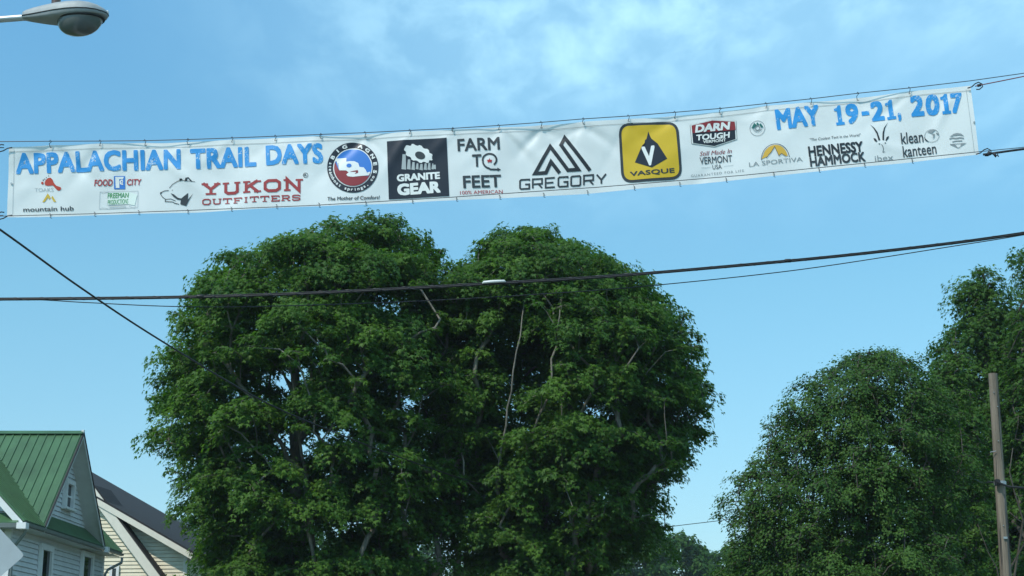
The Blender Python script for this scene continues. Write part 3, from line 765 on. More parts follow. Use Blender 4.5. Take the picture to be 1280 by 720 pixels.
DRED = ink('dark_red', (.26, .02, .025)); LBLUE = ink('light_blue', (.03, .19, .60)); GREEN = ink('green', (.07, .33, .10)); TEAL = ink('teal', (.015, .14, .12)); ORG = ink('golden', (.70, .42, .05))
PGREY = ink('pale_grey', (.45, .50, .52)); STITCH = ink('stitch_grey', (.33, .36, .37)); LGREY = ink('stone_grey', (.42, .46, .46)); GOLD = ink('gold', (.62, .42, .04)); TRED = ink('orange_red', (.50, .045, .02))

class Pr:
    """a flat print in photograph pixels, laid on the cloth"""
    def __init__(s): s.v, s.f = [], []
    def poly(s, pts):
        i = len(s.v); s.v += [(p[0], p[1]) for p in pts]; s.f.append(tuple(range(i, i + len(pts)))); return s
    def line(s, pts, w, closed=False):
        P_ = [Vector((p[0], p[1])) for p in pts]; n = len(P_)
        L_, R_ = [], []
        for i in range(n):
            a = P_[i - 1] if (i > 0 or closed) else None; b = P_[(i + 1) % n] if (i < n - 1 or closed) else None
            d1 = (P_[i] - a).normalized() if a is not None else (b - P_[i]).normalized()
            d2 = (b - P_[i]).normalized() if b is not None else d1
            n1 = Vector((-d1.y, d1.x)); n2 = Vector((-d2.y, d2.x)); mm = n1 + n2
            mm = mm.normalized() if mm.length > 1e-6 else n1
            k = w / 2 / max(mm.dot(n1), .38)
            L_.append(P_[i] + mm * k); R_.append(P_[i] - mm * k)
        for i in range(n if closed else n - 1):
            j = (i + 1) % n; s.poly([L_[i], L_[j], R_[j], R_[i]])
        return s
    def ell(s, c, rx, ry, rot=0, n=40, a0=0, a1=360):
        s.poly(arcp(c, rx, ry, rot, n, a0, a1)); return s
    def ring(s, c, rx, ry, w, rot=0, n=48, a0=0, a1=360):
        full = abs(a1 - a0) >= 360
        p = arcp(c, rx, ry, rot, n, a0, a1)
        return s.line(p, w, closed=full)
    def build(s, name, m_, layer=0, parent=None):
        me = bpy.data.meshes.new(name); bm = bmesh.new()
        vs_ = [bm.verts.new((*(lambda q: (q.x, -(v_[2] if len(v_) > 2 else 0), q.z))(atY(v_[0], v_[1], YBN)),)) for v_ in s.v]
        for f in s.f:
            try: bm.faces.new([vs_[i] for i in f])
            except ValueError: pass
        bmesh.ops.triangulate(bm, faces=[f for f in bm.faces if len(f.verts) > 4])
        xs = [v.co.x for v in bm.verts]; zs = [v.co.z for v in bm.verts]; st = .03
        for ax, lo, hi in ((0, min(xs), max(xs)), (2, min(zs), max(zs))):
            c = math.ceil(lo / st) * st
            while c < hi:
                co = [0, 0, 0]; no = [0, 0, 0]; co[ax] = c; no[ax] = 1
                bmesh.ops.bisect_plane(bm, geom=bm.verts[:] + bm.edges[:] + bm.faces[:], plane_co=co, plane_no=no); c += st
        bm.verts.ensure_lookup_table()
        X = np.array([v.co.x for v in bm.verts]); Z = np.array([v.co.z for v in bm.verts]); Yv = YBN + billow(X, Z) + np.array([v.co.y for v in bm.verts]) - .006 - .003 * layer
        for v, y in zip(bm.verts, Yv): v.co.y = y
        for f in bm.faces:
            f.smooth = True
            f.normal_update()
            if f.normal.y > 0: f.normal_flip()
        bm.to_mesh(me); bm.free(); me.materials.append(m_)
        o = bpy.data.objects.new(name, me); COL.objects.link(o); o.parent = parent or banner; o.matrix_parent_inverse = world(o.parent).inverted()
        return o
def arcp(c, rx, ry, rot=0, n=40, a0=0, a1=360):
    full = abs(a1 - a0) >= 360; ca, sa = math.cos(R(rot)), math.sin(R(rot)); out = []
    for i in range(n if full else n + 1):
        t = R(a0 + (a1 - a0) * i / n); x, y = rx * math.cos(t), -ry * math.sin(t)
        out.append((c[0] + x * ca + y * sa, c[1] - x * sa + y * ca))
    return out
_gl = {}
def glyphs(text, bold=0.0, spacing=1.0):
    key = (text, bold, spacing)
    if key not in _gl:
        cu = bpy.data.curves.new('t', 'FONT'); cu.body = text; cu.offset = bold; cu.resolution_u = 3; cu.space_character = spacing; cu.fill_mode = 'FRONT'
        ob = bpy.data.objects.new('t', cu); COL.objects.link(ob)
        dg = bpy.context.evaluated_depsgraph_get(); ev = ob.evaluated_get(dg); me = ev.to_mesh()
        v = [(p.co.x, p.co.y) for p in me.vertices]; f = [tuple(p.vertices) for p in me.polygons]
        ev.to_mesh_clear(); bpy.data.objects.remove(ob); bpy.data.curves.remove(cu)
        _gl[key] = (v, f)
    return _gl[key]
CAP = max(p[1] for p in glyphs('H')[0])
def text(pr, s_, a, b, cap, bold=0., shear=0., spacing=1.):
    """a to b: the two ends of the baseline in pixels; cap: height of a capital"""
    v, f = glyphs(s_, 0., spacing); xs = [p[0] for p in v]; x0, x1 = min(xs) - bold, max(xs) + bold
    a, b = Vector(a), Vector(b); d = (b - a); L_ = d.length; d.normalize(); up = Vector((d.y, -d.x))
    ks = cap / (CAP + 2 * bold)
    for n_, (ox, oy) in enumerate(fatten(bold)):
        i0 = len(pr.v)
        for x, y in v:
            u = (x + ox - x0) / (x1 - x0) * L_; h_ = (y + oy + bold) * ks
            q_ = a + d * (u + shear * h_) + up * h_
            pr.v.append((q_.x, q_.y, .00025 * n_))
        pr.f += [tuple(i0 + k for k in q_) for q_ in f]
    return pr
def fatten(bold):
    """a bold face is the plain one printed over itself, shifted round a small circle"""
    if bold <= 0: return [(0, 0)]
    return [(bold * max(-1, min(1, 1.25 * math.cos(2 * math.pi * k / 8))), bold * max(-1, min(1, 1.25 * math.sin(2 * math.pi * k / 8)))) for k in range(8)]
def arc_text(pr, s_, c, r, a0, a1, cap, bold=0., wid=1., inner=False):
    """letters round a circle from angle a0 to a1 (degrees, anticlockwise from the right)"""
    n = len(s_)
    for i, ch in enumerate(s_):
        if ch == ' ': continue
        t = R(a0 + (a1 - a0) * (i + .5) / n)
        v, f = glyphs(ch); xs = [p[0] for p in v]; xm = (min(xs) + max(xs)) / 2; ks = cap / (CAP + 2 * bold)
        rad = Vector((math.cos(t), -math.sin(t))); tang = Vector((math.sin(t), math.cos(t)))
        if inner: rad = -rad; tang = -tang
        for n_, (ox, oy) in enumerate(fatten(bold)):
          i0 = len(pr.v)
          for x, y in v:
            x += ox; y += oy
            q_ = Vector(c) + (Vector((math.cos(t), -math.sin(t))) * r) + tang * ((x - xm) * ks * wid) + rad * ((y + bold) * ks)
            pr.v.append((q_.x, q_.y, .00025 * n_))
          pr.f += [tuple(i0 + k for k in q_) for q_ in f]
    return pr
def z(ox, oy, k, *pts): return [(ox + p[0] / k, oy + p[1] / k) for p in pts]
def T(name, m_, s_, a, b, cap, bold=0., shear=0., spacing=1., layer=0, parent=None): return text(Pr(), s_, a, b, cap, bold, shear, spacing).build(name, m_, layer, parent)

# headline
T('headline', BLUE, 'APPALACHIAN', (18.5, 216.2), (226, 211.5), 25.5, .040, spacing=1.05)
T('headline', BLUE, 'TRAIL', (238, 211.3), (321, 209), 25.3, .040, spacing=1.05)
T('headline', BLUE, 'DAYS', (333.5, 208.4), (404.5, 205), 25.5, .040, spacing=1.05)
T('headline', BLUE, 'MAY', (971, 163.5), (1026, 156.5), 26, .042)
def one(pr, q4):
    (x0, y0), (x1, y1), h_ = q4                 # foot left, foot right, height: a slab-footed numeral
    d = Vector((x1 - x0, y1 - y0)); w_ = d.length; d.normalize(); up = Vector((d.y, -d.x)); O = Vector((x0, y0))
    P = lambda a, b: tuple(O + d * a * w_ + up * b * h_)
    pr.poly([P(0, 0), P(1, 0), P(1, .15), P(0, .15)]); pr.poly([P(.27, .15), P(.76, .15), P(.76, 1), P(.46, 1), P(.27, .9)]); pr.poly([P(-.04, .74), P(.27, .72), P(.27, .9), P(-.04, .86)])
    return pr
q = lambda *a: z(930, 110, 6, *a)
pr = Pr(); one(pr, (q((694, 280))[0], q((758, 272))[0], 25)); text(pr, '9', q((768, 268))[0], q((865, 262))[0], 25.5, .040, spacing=1.05); pr.line(q((885, 188), (942, 181)), 5.5)
text(pr, '2', q((962, 248))[0], q((1060, 238))[0], 25, .044); one(pr, (q((1078, 238))[0], q((1144, 229))[0], 24.5)); text(pr, ',', q((1156, 228))[0], q((1182, 225))[0], 25, .05); pr.build('headline', BLUE)
q = lambda *a: z(1070, 80, 6, *a)
pr = Pr(); text(pr, '2', q((414, 396))[0], q((515, 388))[0], 26, .044); text(pr, '0', q((524, 389))[0], q((628, 384))[0], 26, .044); one(pr, (q((646, 382))[0], q((712, 375))[0], 25.5)); text(pr, '7', q((714, 375))[0], q((802, 368))[0], 25.5, .040, spacing=1.05); pr.build('headline', BLUE)
# footprint and mountain emblems, left end
p = Pr(); k = z(20, 210, 12, (410, 205), (432, 160), (470, 132), (505, 130), (535, 160), (552, 205), (590, 250), (655, 272), (664, 300), (640, 322), (612, 322), (585, 298), (545, 250), (520, 245), (460, 250), (420, 240))
p.poly(k); p.ell((20 + 378 / 12, 210 + 207 / 12), 1.6, 1.7); emb = p.build('footprint_emblem', TRED)
p = Pr()
for a, b, r_ in ((392, 163, .75), (414, 149, .65), (440, 126, .55), (474, 102, .55)): p.ell((20 + a / 12, 210 + b / 12), r_ * 1.1, r_, n=10)
p.build('toe_marks', BLACK, parent=emb)
T('lettering', PGREY, 'TOAKS', z(20, 210, 12, (262, 337))[0], z(20, 210, 12, (545, 333))[0], 4.6, 0)
p = Pr(); p.poly(z(20, 210, 12, (375, 495), (460, 360), (505, 430), (480, 455), (460, 425), (412, 492))); p.poly(z(20, 210, 12, (512, 425), (532, 400), (585, 490), (550, 492))); p.build('mountain_emblem', GOLD)
T('lettering', CHAR, 'mountain hub', z(20, 210, 12, (88, 636))[0], z(20, 210, 12, (852, 622))[0], 5.6, .012)
# supermarket and green frame
T('lettering', RED, 'FOOD', z(110, 210, 12, (86, 264))[0], z(110, 210, 12, (362, 262))[0], 7.9, .02, .12)
T('lettering', RED, 'CITY', z(110, 210, 12, (576, 256))[0], z(110, 210, 12, (790, 252))[0], 7.8, .02, .12)
sq = Pr().poly(z(110, 210, 12, (388, 120), (553, 116), (553, 312), (386, 312))).build('square_emblem', LBLUE)
p = Pr(); p.poly(z(110, 210, 12, (408, 132), (436, 160), (432, 230), (412, 296), (470, 296), (462, 240), (466, 165), (440, 132))); p.poly(z(110, 210, 12, (440, 132), (536, 130), (524, 162), (466, 164))); p.line(z(110, 210, 12, (522, 182), (498, 180), (480, 202), (486, 232), (522, 246)), 1.5); p.line(z(110, 210, 12, (524, 196), (505, 212), (520, 228)), .9); p.build('square_mark', WHITE, 1, sq)
p = Pr(); p.line(z(110, 210, 12, (172, 350), (745, 340), (745, 590), (160, 605)), .45, True); p.line(z(110, 210, 12, (172, 350), (205, 368), (300, 352)), .4); p.line(z(110, 210, 12, (160, 605), (210, 585), (320, 605)), .4); p.line(z(110, 210, 12, (610, 560), (690, 600), (720, 565)), .4)
fr = p.build('scroll_frame', PGREY)
Pr().poly(z(110, 210, 12, (290, 370), (610, 355), (735, 400), (700, 560), (600, 540), (290, 545))).build('frame_tint', ink('pale_green', (.74, .83, .76)), 0, fr)
T('lettering', GREEN, 'FREEMAN', z(110, 210, 12, (286, 446))[0], z(110, 210, 12, (602, 440))[0], 6.2, .01, .12, layer=1)
T('lettering', GREEN, 'PRODUCTIONS', z(110, 210, 12, (288, 540))[0], z(110, 210, 12, (598, 528))[0], 5.6, 0., .1, layer=1)
p = Pr(); p.line(z(110, 210, 12, (300, 562), (560, 556)), .6); p.line(z(110, 210, 12, (325, 592), (575, 588)), .6); p.build('small_print', PGREY, 1)
# bear head and outfitter lettering (zoom 190,210 x6.4)
p = Pr(); q = lambda *a: z(190, 210, 6.4, *a)
p.line(q((137, 160), (165, 128), (205, 104), (240, 98)), .7); p.line(q((240, 98), (265, 102), (320, 108), (345, 110)), .6)
p.poly(q((262, 106), (268, 80), (292, 74), (322, 106), (308, 106), (290, 84), (282, 88), (280, 106))); p.poly(q((217, 98), (222, 84), (240, 85), (246, 100)))
p.line(q((133, 178), (100, 182), (70, 196), (66, 205), (82, 230), (108, 250), (104, 268)), .8); p.poly(q((64, 194), (76, 192), (78, 202), (68, 208)))
p.line(q((108, 250), (150, 246), (188, 262)), .7); p.line(q((104, 268), (165, 270), (180, 280), (215, 288)), .8); p.ell(q((162, 176))[0], .55, .5, n=8)
p.build('bear_head_emblem', BLACK)
p = Pr(); p.poly(q((147, 200), (175, 210), (205, 236), (232, 242), (262, 232), (288, 196), (285, 250), (330, 200), (300, 245), (272, 302), (225, 288), (232, 255), (200, 250), (170, 228))); p.build('bear_head_emblem', CHAR)
def slab_word(word, x0, x1, y0, y1, h_, w_):
    """wide slab letters from strokes on a unit box"""
    G = {'Y': ([[(0.08, 1), (.5, .48), (.92, 1)], [(.5, .5), (.5, 0)]], [(0, 1, .34), (.66, 1, 1), (.22, 0, .78)]),
         'U': ([[(.17, 1), (.17, .2), (.3, .07), (.7, .07), (.83, .2), (.83, 1)]], [(0, 1, .36), (.66, 1, 1)]),
         'K': ([[(.2, 1), (.2, 0)], [(.82, 1), (.25, .48)], [(.42, .6), (.86, 0)]], [(.03, 1, .42), (.03, 0, .42), (.62, 1, 1), (.62, 0, 1)]),
         'O': ([[(.28, .07), (.72, .07), (.9, .25), (.9, .75), (.72, .93), (.28, .93), (.1, .75), (.1, .25)]], []),
         'N': ([[(.18, 0), (.18, 1), (.8, 0), (.8, 1)]], [(0, 1, .22), (.02, 0, .36), (.62, 1, 1)]),
         'T': ([[(.5, .95), (.5, 0)], [(.02, .93), (.98, .93)], [(.07, .95), (.07, .66)], [(.93, .95), (.93, .66)]], [(.26, 0, .74)]),
         'F': ([[(.2, 1), (.2, 0)], [(.05, .93), (.95, .93)], [(.92, .95), (.92, .68)], [(.2, .5), (.7, .5)]], [(.03, 0, .48)]),
         'I': ([[(.5, 1), (.5, 0)]], [(.2, 1, .8), (.2, 0, .8)]),
         'E': ([[(.2, 1), (.2, 0)], [(.05, .93), (.95, .93)], [(.05, .07), (.96, .07)], [(.92, .95), (.92, .7)], [(.93, .3), (.93, .05)], [(.2, .5), (.7, .5)]], []),
         'R': ([[(.18, 1), (.18, 0)], [(.05, .93), (.72, .93), (.86, .82), (.86, .6), (.72, .48), (.2, .48)], [(.55, .48), (.86, .04)]], [(.02, 0, .4), (.7, 0, 1)]),
         'S': ([[(.88, .68), (.88, .84), (.72, .93), (.25, .93), (.12, .82), (.12, .62), (.25, .53), (.75, .47), (.88, .38), (.88, .18), (.75, .07), (.25, .07), (.12, .16), (.12, .34)]], [])}
    wd = {'I': .55, 'Y': 1.05, 'N': 1.08, 'K': 1.05}
    tot = sum(wd.get(c_, 1) for c_ in word); gap = .13; tot += gap * (len(word) - 1); pr = Pr(); u = 0
    for c_ in word:
        ww = wd.get(c_, 1)
        def at(px_, py_):
            f_ = (u + px_ * ww) / tot
            return (x0 + (x1 - x0) * f_ - (y1 - y0) / (x1 - x0) * 0, y0 + (y1 - y0) * f_ - py_ * h_)
        st, se = G[c_]
        for s_ in st: pr.line([at(*t_) for t_ in s_], w_, closed=(c_ == 'O'))
        for (a_, y_, b_) in se:
            yy = y_ - .07 if y_ > .5 else .07
            pr.line([at(a_, yy), at(b_, yy)], h_ * .15)
        u += ww + gap
    return pr
a = q((396, 216))[0]; b = q((1212, 190))[0]
slab_word('YUKON', a[0], b[0], a[1], b[1], 14.6, 3.7).build('lettering', YRED)
a = q((398, 294))[0]; b = q((1196, 270))[0]
slab_word('OUTFITTERS', a[0], b[0], a[1], b[1], 7.1, 1.55).build('lettering', YRED)
p = Pr().ring(q((1232, 66))[0], 2.9, 2.9, .6, n=20); text(p, 'R', q((1222, 74))[0], q((1242, 73))[0], 2.6, .02); p.build('registered_mark', CHAR)
# round badge (zoom 400,170 x8)
q = lambda *a: z(400, 170, 8, *a); cc = q((330, 320))[0]
bd = Pr().ell(cc, 32, 32.2, n=64).build('round_badge', NAVY)
Pr().ell(cc, 24.6, 24.8, n=56).build('badge_rim', WHITE, 1, bd)
Pr().ell(cc, 23.4, 23.6, n=56).build('badge_sky', LBLUE, 2, bd)
pts = [pt for pt in arcp(cc, 23.4, 23.6, 0, 40, 162, 344)]
pr = Pr().poly(q((192, 350), (235, 340), (300, 365), (380, 345), (385, 400), (480, 412)) [::-1] + pts); pr.build('badge_ground', DRED, 3, bd)
pr = Pr().poly(q((158, 228), (264, 222), (266, 262), (300, 256), (345, 258), (385, 278), (398, 318), (440, 322), (462, 350), (470, 378), (500, 366), (506, 372), (492, 402), (400, 410), (330, 418), (280, 412), (266, 392), (290, 372), (262, 352), (196, 352), (190, 256), (150, 256)))
pr.build('badge_letters', WHITE, 4, bd)
Pr().ell(q((292, 302))[0], 3.2, 2.5, n=18).build('badge_eye', LBLUE, 5, bd)
pr = Pr(); pr.poly(q((296, 368), (340, 356), (382, 350), (384, 376), (350, 388), (376, 366), (330, 366))); pr.build('badge_eye', DRED, 5, bd)
pr = Pr(); arc_text(pr, 'BIG AGNES', cc, 26.0, 163, -22, 4.6, .05, 1.45); arc_text(pr, 'steamboat springs, co', cc, 30.0, 166, 338, 3.9, .03, 1.2, inner=True); pr.build('badge_lettering', WHITE, 2, bd)
T('lettering', CHAR, 'The Mother of Comfort!', (409.6, 252.6), (474.5, 249.6), 4.6, .012, .12)
# dark square with the gear (zoom 390,150 x6)
q = lambda *a: z(390, 150, 6, *a)
sq = Pr().poly(q((562, 163), (1010, 138), (1030, 575), (577, 598))).build('gear_square', NAVY)
pr = Pr(); c0 = q((800, 258))[0]; pts = []
for i in range(44):
    rr_ = 1.0 if (i // 2) % 2 == 0 else .86; t = 2 * math.pi * i / 44; x_, y_ = 19 * rr_ * math.cos(t), 10.5 * rr_ * math.sin(t); a_ = R(22)
    pts.append((c0[0] + x_ * math.cos(a_) - y_ * math.sin(a_), c0[1] + x_ * math.sin(a_) + y_ * math.cos(a_)))
pr2 = Pr()
for i, (xa, xb, yb_, yc_) in enumerate(((672, 706, 262, 376), (712, 740, 300, 376), (746, 772, 320, 380), (778, 800, 330, 376), (806, 832, 335, 382), (838, 862, 330, 380), (866, 890, 326, 380), (896, 912, 330, 376), (905, 930, 340, 374))):
    pr2.poly(q((xa + 8, yb_), (xb - 2, yb_), (xb, yc_), (xa, yc_ - 4)))
pr2.build('gear_pillars', LGREY, 1, sq)  # streaky light grey pillars printed beneath the gear
pr.poly(pts); pr.build('gear', WHITE, 2, sq)
Pr().ell(q((812, 272))[0], 6.6, 4.6, -24, 20).build('gear_hole', CHAR, 3, sq)
pr = Pr(); text(pr, 'GRANITE', q((638, 466))[0], q((962, 447))[0], 9.0, .05); text(pr, 'GEAR', q((642, 570))[0], q((967, 551))[0], 14.6, .055); pr.build('square_lettering', WHITE, 1, sq)
# farm to feet (zoom 560,140 x6)
q = lambda *a: z(560, 140, 6, *a)
T('lettering', CHAR, 'FARM', q((74, 298))[0], q((390, 280))[0], 15.8, .022)
pr = Pr(); text(pr, 'T', q((184, 414))[0], q((254, 411))[0], 15.8, .022); cO = q((312, 358))[0]
pr.ring(cO, 8.6, 7.6, 2.3, n=36, a0=-52, a1=200); pr.line(arcp(cO, 8.8, 10.6, 0, 10, 196, 262) + q((320, 430), (374, 430)), 2.2); pr.poly(q((370, 414), (397, 430), (372, 444))); pr.build('lettering', CHAR)
st = [(cO[0] + (3.4 if i % 2 == 0 else 1.4) * math.sin(math.pi * i / 5), cO[1] + 1.2 - (3.4 if i % 2 == 0 else 1.4) * math.cos(math.pi * i / 5)) for i in range(10)]
Pr().poly(st).build('star', RED)
T('lettering', CHAR, 'FEET', q((116, 577))[0], q((402, 560))[0], 15.6, .022)
T('lettering', RED, '100% AMERICAN', q((92, 624))[0], q((410, 607))[0], 4.4, 0)
# zigzag peaks
Pr().line(q((838, 452), (773, 368), (735, 449), (653, 453), (767, 252), (900, 430), (978, 426), (848, 242), (876, 188), (1066, 434)), 4.5).build('peak_emblem', BLACK)
def boxy(word, a, b, h_, w_):
    G = {'G': [[(1, .86), (1, 1), (.12, 1), (0, .88), (0, .12), (.12, 0), (1, 0), (1, .48), (.55, .48)]], 'R': [[(0, 0), (0, 1), (1, 1), (1, .45), (0, .45)], [(.6, .45), (1, 0)]], 'E': [[(1, 1), (0, 1), (0, 0), (1, 0)], [(0, .5), (.85, .5)]],
         'O': [[(.1, 0), (.9, 0), (1, .1), (1, .9), (.9, 1), (.1, 1), (0, .9), (0, .1), (.1, 0)]], 'Y': [[(0, 1), (.5, .42), (1, 1)], [(.5, .44), (.5, 0)]]}
    pr = Pr(); n = len(word); gp = .38; tot = n + gp * (n - 1); u = 0
    for c_ in word:
        for s_ in G[c_]:
            pr.line([(a[0] + (b[0] - a[0]) * (u + x_) / tot, a[1] + (b[1] - a[1]) * (u + x_) / tot - y_ * h_) for x_, y_ in s_], w_)
        u += 1 + gp
    return pr
boxy('GREGORY', q((540, 574))[0], q((1186, 528))[0], 11.6, 2.1).build('lettering', CHAR)
# yellow square (zoom 750,130 x6)
q = lambda *a: z(750, 130, 6, *a)
def rsq(k_, r_):
    cs = q((137 + k_, 148 + k_), (586 - k_, 128 + k_), (620 - k_, 562 - k_), (163 + k_, 594 - k_)); out = []
    for i in range(4):
        p0, p1, p2 = Vector(cs[i - 1]), Vector(cs[i]), Vector(cs[(i + 1) % 4]); a_ = p1 + (p0 - p1).normalized() * r_; b_ = p1 + (p2 - p1).normalized() * r_
        for j in range(8):
            t = j / 7; out.append(tuple(a_.lerp(p1, t).lerp(p1.lerp(b_, t), t)))
    return out
sq = Pr().poly(rsq(0, 15)).build('peak_square', CHAR)
Pr().poly(rsq(20, 11.5)).build('square_field', YEL, 1, sq)
Pr().poly(q((362, 205), (378, 246), (388, 262), (398, 276), (415, 302), (432, 298), (503, 412), (388, 478), (262, 437), (315, 312), (330, 325), (338, 268), (345, 272), (352, 248))).build('square_peak', NAVY, 2, sq)
pr = Pr(); text(pr, 'V', q((326, 468))[0], q((424, 457))[0], 24.5, .04); pr.build('square_letter', WHITE, 3, sq)
text(Pr(), 'VASQUE', q((226, 541))[0], q((560, 514))[0], 5.6, .02).build('square_lettering', CHAR, 2, sq)
# sock maker's shield (zoom 850,140 x8)
q = lambda *a: z(850, 140, 8, *a)
hx_ = q((100, 130), (325, 78), (562, 88), (572, 272), (345, 345), (116, 315)); cn = Vector((850 + 335 / 8, 140 + 210 / 8))
def shrink(P_, k_): return [tuple(cn + (Vector(p_) - cn) * k_) for p_ in P_]
sq = Pr().poly(hx_).build('shield_emblem', CHAR); Pr().poly(shrink(hx_, .985)).build('shield_rim', WHITE, 1, sq)
s2 = shrink(hx_, .93); Pr().poly(s2).build('shield_field', NAVY, 2, sq)
Pr().poly([s2[0], s2[1], s2[2], tuple(q((557, 180))[0]), tuple(q((124, 212))[0])]).build('shield_band', DRED, 3, sq)
pr = Pr(); text(pr, 'DARN', q((150, 209))[0], q((495, 176))[0], 9.6, .05, .2); text(pr, 'TOUGH', q((160, 286))[0], q((496, 256))[0], 7.2, .04, .14); text(pr, 'VERMONT', q((232, 312))[0], q((462, 292))[0], 3.6, .03); pr.build('shield_lettering', WHITE, 4, sq)
T('lettering', DRED, 'Still Made In', q((198, 436))[0], q((515, 406))[0], 5.4, 0, .35)
T('lettering', CHAR, 'VERMONT', q((202, 518))[0], q((524, 494))[0], 8.6, .008)
T('lettering', CHAR, 'USA', q((328, 568))[0], q((420, 561))[0], 5.4, 0)
pr = Pr(); pr.line(q((215, 552), (310, 545)), .4); pr.line(q((440, 540), (535, 528)), .4); pr.build('rule', PGREY)
T('lettering', GREY, 'GUARANTEED FOR LIFE', q((112, 646))[0], q((640, 597))[0], 3.0, 0, spacing=1.25)
# round trail emblem and climbing-shoe emblem
cT = q((772, 166))[0]
pr = Pr().ring(cT, 9.2, 9.3, .55, n=36); pr.ring(q((774, 164))[0], 2.6, 2.6, 1.0, n=18)
for i in range(8):
    t = R(200 + i * 20); pr.line([(q((774, 164))[0][0] + 3 * math.cos(t), q((774, 164))[0][1] - 3 * math.sin(t)), (q((774, 164))[0][0] + 6 * math.cos(t), q((774, 164))[0][1] - 6 * math.sin(t))], .55)
rt = pr.build('trail_emblem', GREY)
pr = Pr(); pr.poly(q((712, 165), (740, 112), (768, 140), (752, 150), (740, 165))); pr.poly(q((760, 125), (770, 106), (790, 130), (775, 140))); pr.poly(q((790, 130), (805, 118), (832, 158), (805, 160))); pr.build('trail_peaks', TEAL, 1, rt)
cS = q((950, 478))[0]
pr = Pr().poly([q((812, 478))[0]] + arcp(cS, 15.6, 17.6, 0, 24, 176, 12) + q((1060, 450), (1010, 420), (985, 440), (940, 352), (905, 410), (880, 432), (870, 450))); pr.build('sun_peak_emblem', ORG)
Pr().line(arcp(cS, 17.4, 18.8, 0, 30, 184, 8), .7).build('sun_arc', CHAR, 1)
Pr().line(q((858, 470), (885, 436), (908, 408), (942, 354), (985, 446), (1012, 424), (1052, 452)), .6).build('peak_line', CHAR, 1)
T('lettering', GREY, 'LA SPORTIVA', q((692, 550))[0], q((1222, 500))[0], 5.4, 0)
# hammock, antelope, bottle and hexagon emblems
q = lambda *a: z(930, 110, 6, *a)
T('lettering', CHAR, '"The Coolest Tent in the World"', q((490, 402))[0], q((874, 362))[0], 3.4, 0, .15)
T('lettering', BLACK, 'HENNESSY', q((484, 524))[0], q((894, 482))[0], 13.6, .035)
T('lettering', CHAR, 'HAMMOCK', q((494, 600))[0], q((910, 556))[0], 12.4, .035)
q = lambda *a: z(1080, 140, 8.533, *a)
pr = Pr(); pr.poly(q((68, 130), (110, 165), (145, 215), (172, 300), (152, 308), (135, 235), (100, 170))); pr.poly(q((256, 108), (225, 170), (214, 230), (212, 304), (194, 300), (198, 220), (215, 165)))
pr.poly(q((98, 278), (125, 288), (140, 318), (125, 322), (108, 306))); pr.poly(q((266, 254), (262, 280), (236, 312), (226, 306), (240, 270))); pr.ell(q((160, 344))[0], 1.1, .6, n=10); pr.ell(q((224, 334))[0], 1.1, .6, n=10)
pr.line(q((182, 350), (198, 372), (204, 400), (198, 432), (222, 426)), .6); pr.build('antelope_emblem', BLACK)
T('lettering', GREY, 'ibex', q((116, 532))[0], q((312, 512))[0], 7.0, -.012)
T('lettering', CHAR, 'klean', q((400, 344))[0], q((636, 322))[0], 14.4, .008)
T('lettering', CHAR, 'kanteen', q((418, 486))[0], q((772, 450))[0], 14.2, .008)
cG = q((722, 256))[0]; pr = Pr().ring(cG, 8.8, 8.0, .5, n=30); gl = pr.build('globe_emblem', GREY)
pr = Pr(); pr.poly(q((672, 222), (700, 194), (760, 192), (730, 212), (715, 235), (690, 220))); pr.poly(q((720, 232), (752, 240), (748, 270), (728, 290), (735, 262))); pr.poly(q((760, 222), (790, 232), (792, 255), (770, 240))); pr.build('globe_land', GREY, 1, gl)
pr = Pr(); pr.poly(q((640, 262), (652, 285), (690, 318), (672, 318), (648, 300))); pr.build('globe_land', BLACK, 1, gl)
pr = Pr(); pr.poly(q((905, 272), (950, 240), (985, 232), (1030, 240), (1060, 268), (1010, 256), (950, 262))); pr.line(q((912, 352), (1076, 342), (998, 392), (912, 352)), .8); pr.poly(q((916, 352), (960, 348), (985, 378))); pr.poly(q((1030, 346), (1072, 344), (1020, 372)))
pr.line(q((905, 295), (935, 284), (975, 290), (1015, 283), (1058, 290)), 1.6); pr.line(q((935, 325), (975, 318), (1040, 316)), 1.2); pr.build('hexagon_emblem', GREY)
# stitched hems
hem = Pr(); hem.line([(x_ + .3, y_ + 6.2) for x_, y_ in TOPC], .5); hem.line([(17, 186), (14, 266)], .4); hem.line([(1207.5, 112), (1217, 192)], .35); hem.build('stitching', STITCH)

# wires that carry it, ties, hooks
def on(c, x, dy=0., off=-.012):
    p_ = atY(x, curve_at(c, x) + dy, YBN); p_.y = YBN + float(billow(p_.x, p_.z)) + off; return p_
tag(MB().tube([atY(x, y, YBN - .02) for x, y in WIRE], .0055, 6, cap=False).build('support_wire', M['wire'], smooth=True), 'thin grey steel wire holding up the banner along its top', 'wire')
tag(MB().tube([atY(x, y, YBN - .13) for x, y in ROPE], .005, 6, cap=False).build('stay_wire', M['wire'], smooth=True), 'thin grey wire running along the lower hem of the banner', 'wire')
def tie(pts, r_=.0045): MB().tube(pts, r_, 6).build('tie', M['cable'], banner, smooth=True)
for i, (x, y) in enumerate(TOPC[1:-1]):
    a = atY(x, curve_at(WIRE, x) - 1.1, YBN - .02); b = on(TOPC, x, 3.8)
    lean = .012 * (1 if i % 3 else -1)
    tie([a + Vector((-.014, 0, -.02)), a + Vector((.0, -.006, .004)), a + Vector((.016, 0, -.016)), a.lerp(b, .5) + Vector((lean, -.015, 0)), b + Vector((0, -.008, 0)), b + Vector((.022, 0, .006))])
for i, (x, y) in enumerate(BOTC[1:-1]):
    a = on(BOTC, x, -3.2); b = on(BOTC, x, 1.8)
    tie([a + Vector((-.014, 0, .008)), a, b + Vector((0, -.01, 0)), b + Vector((.018, 0, -.002))], .0042)
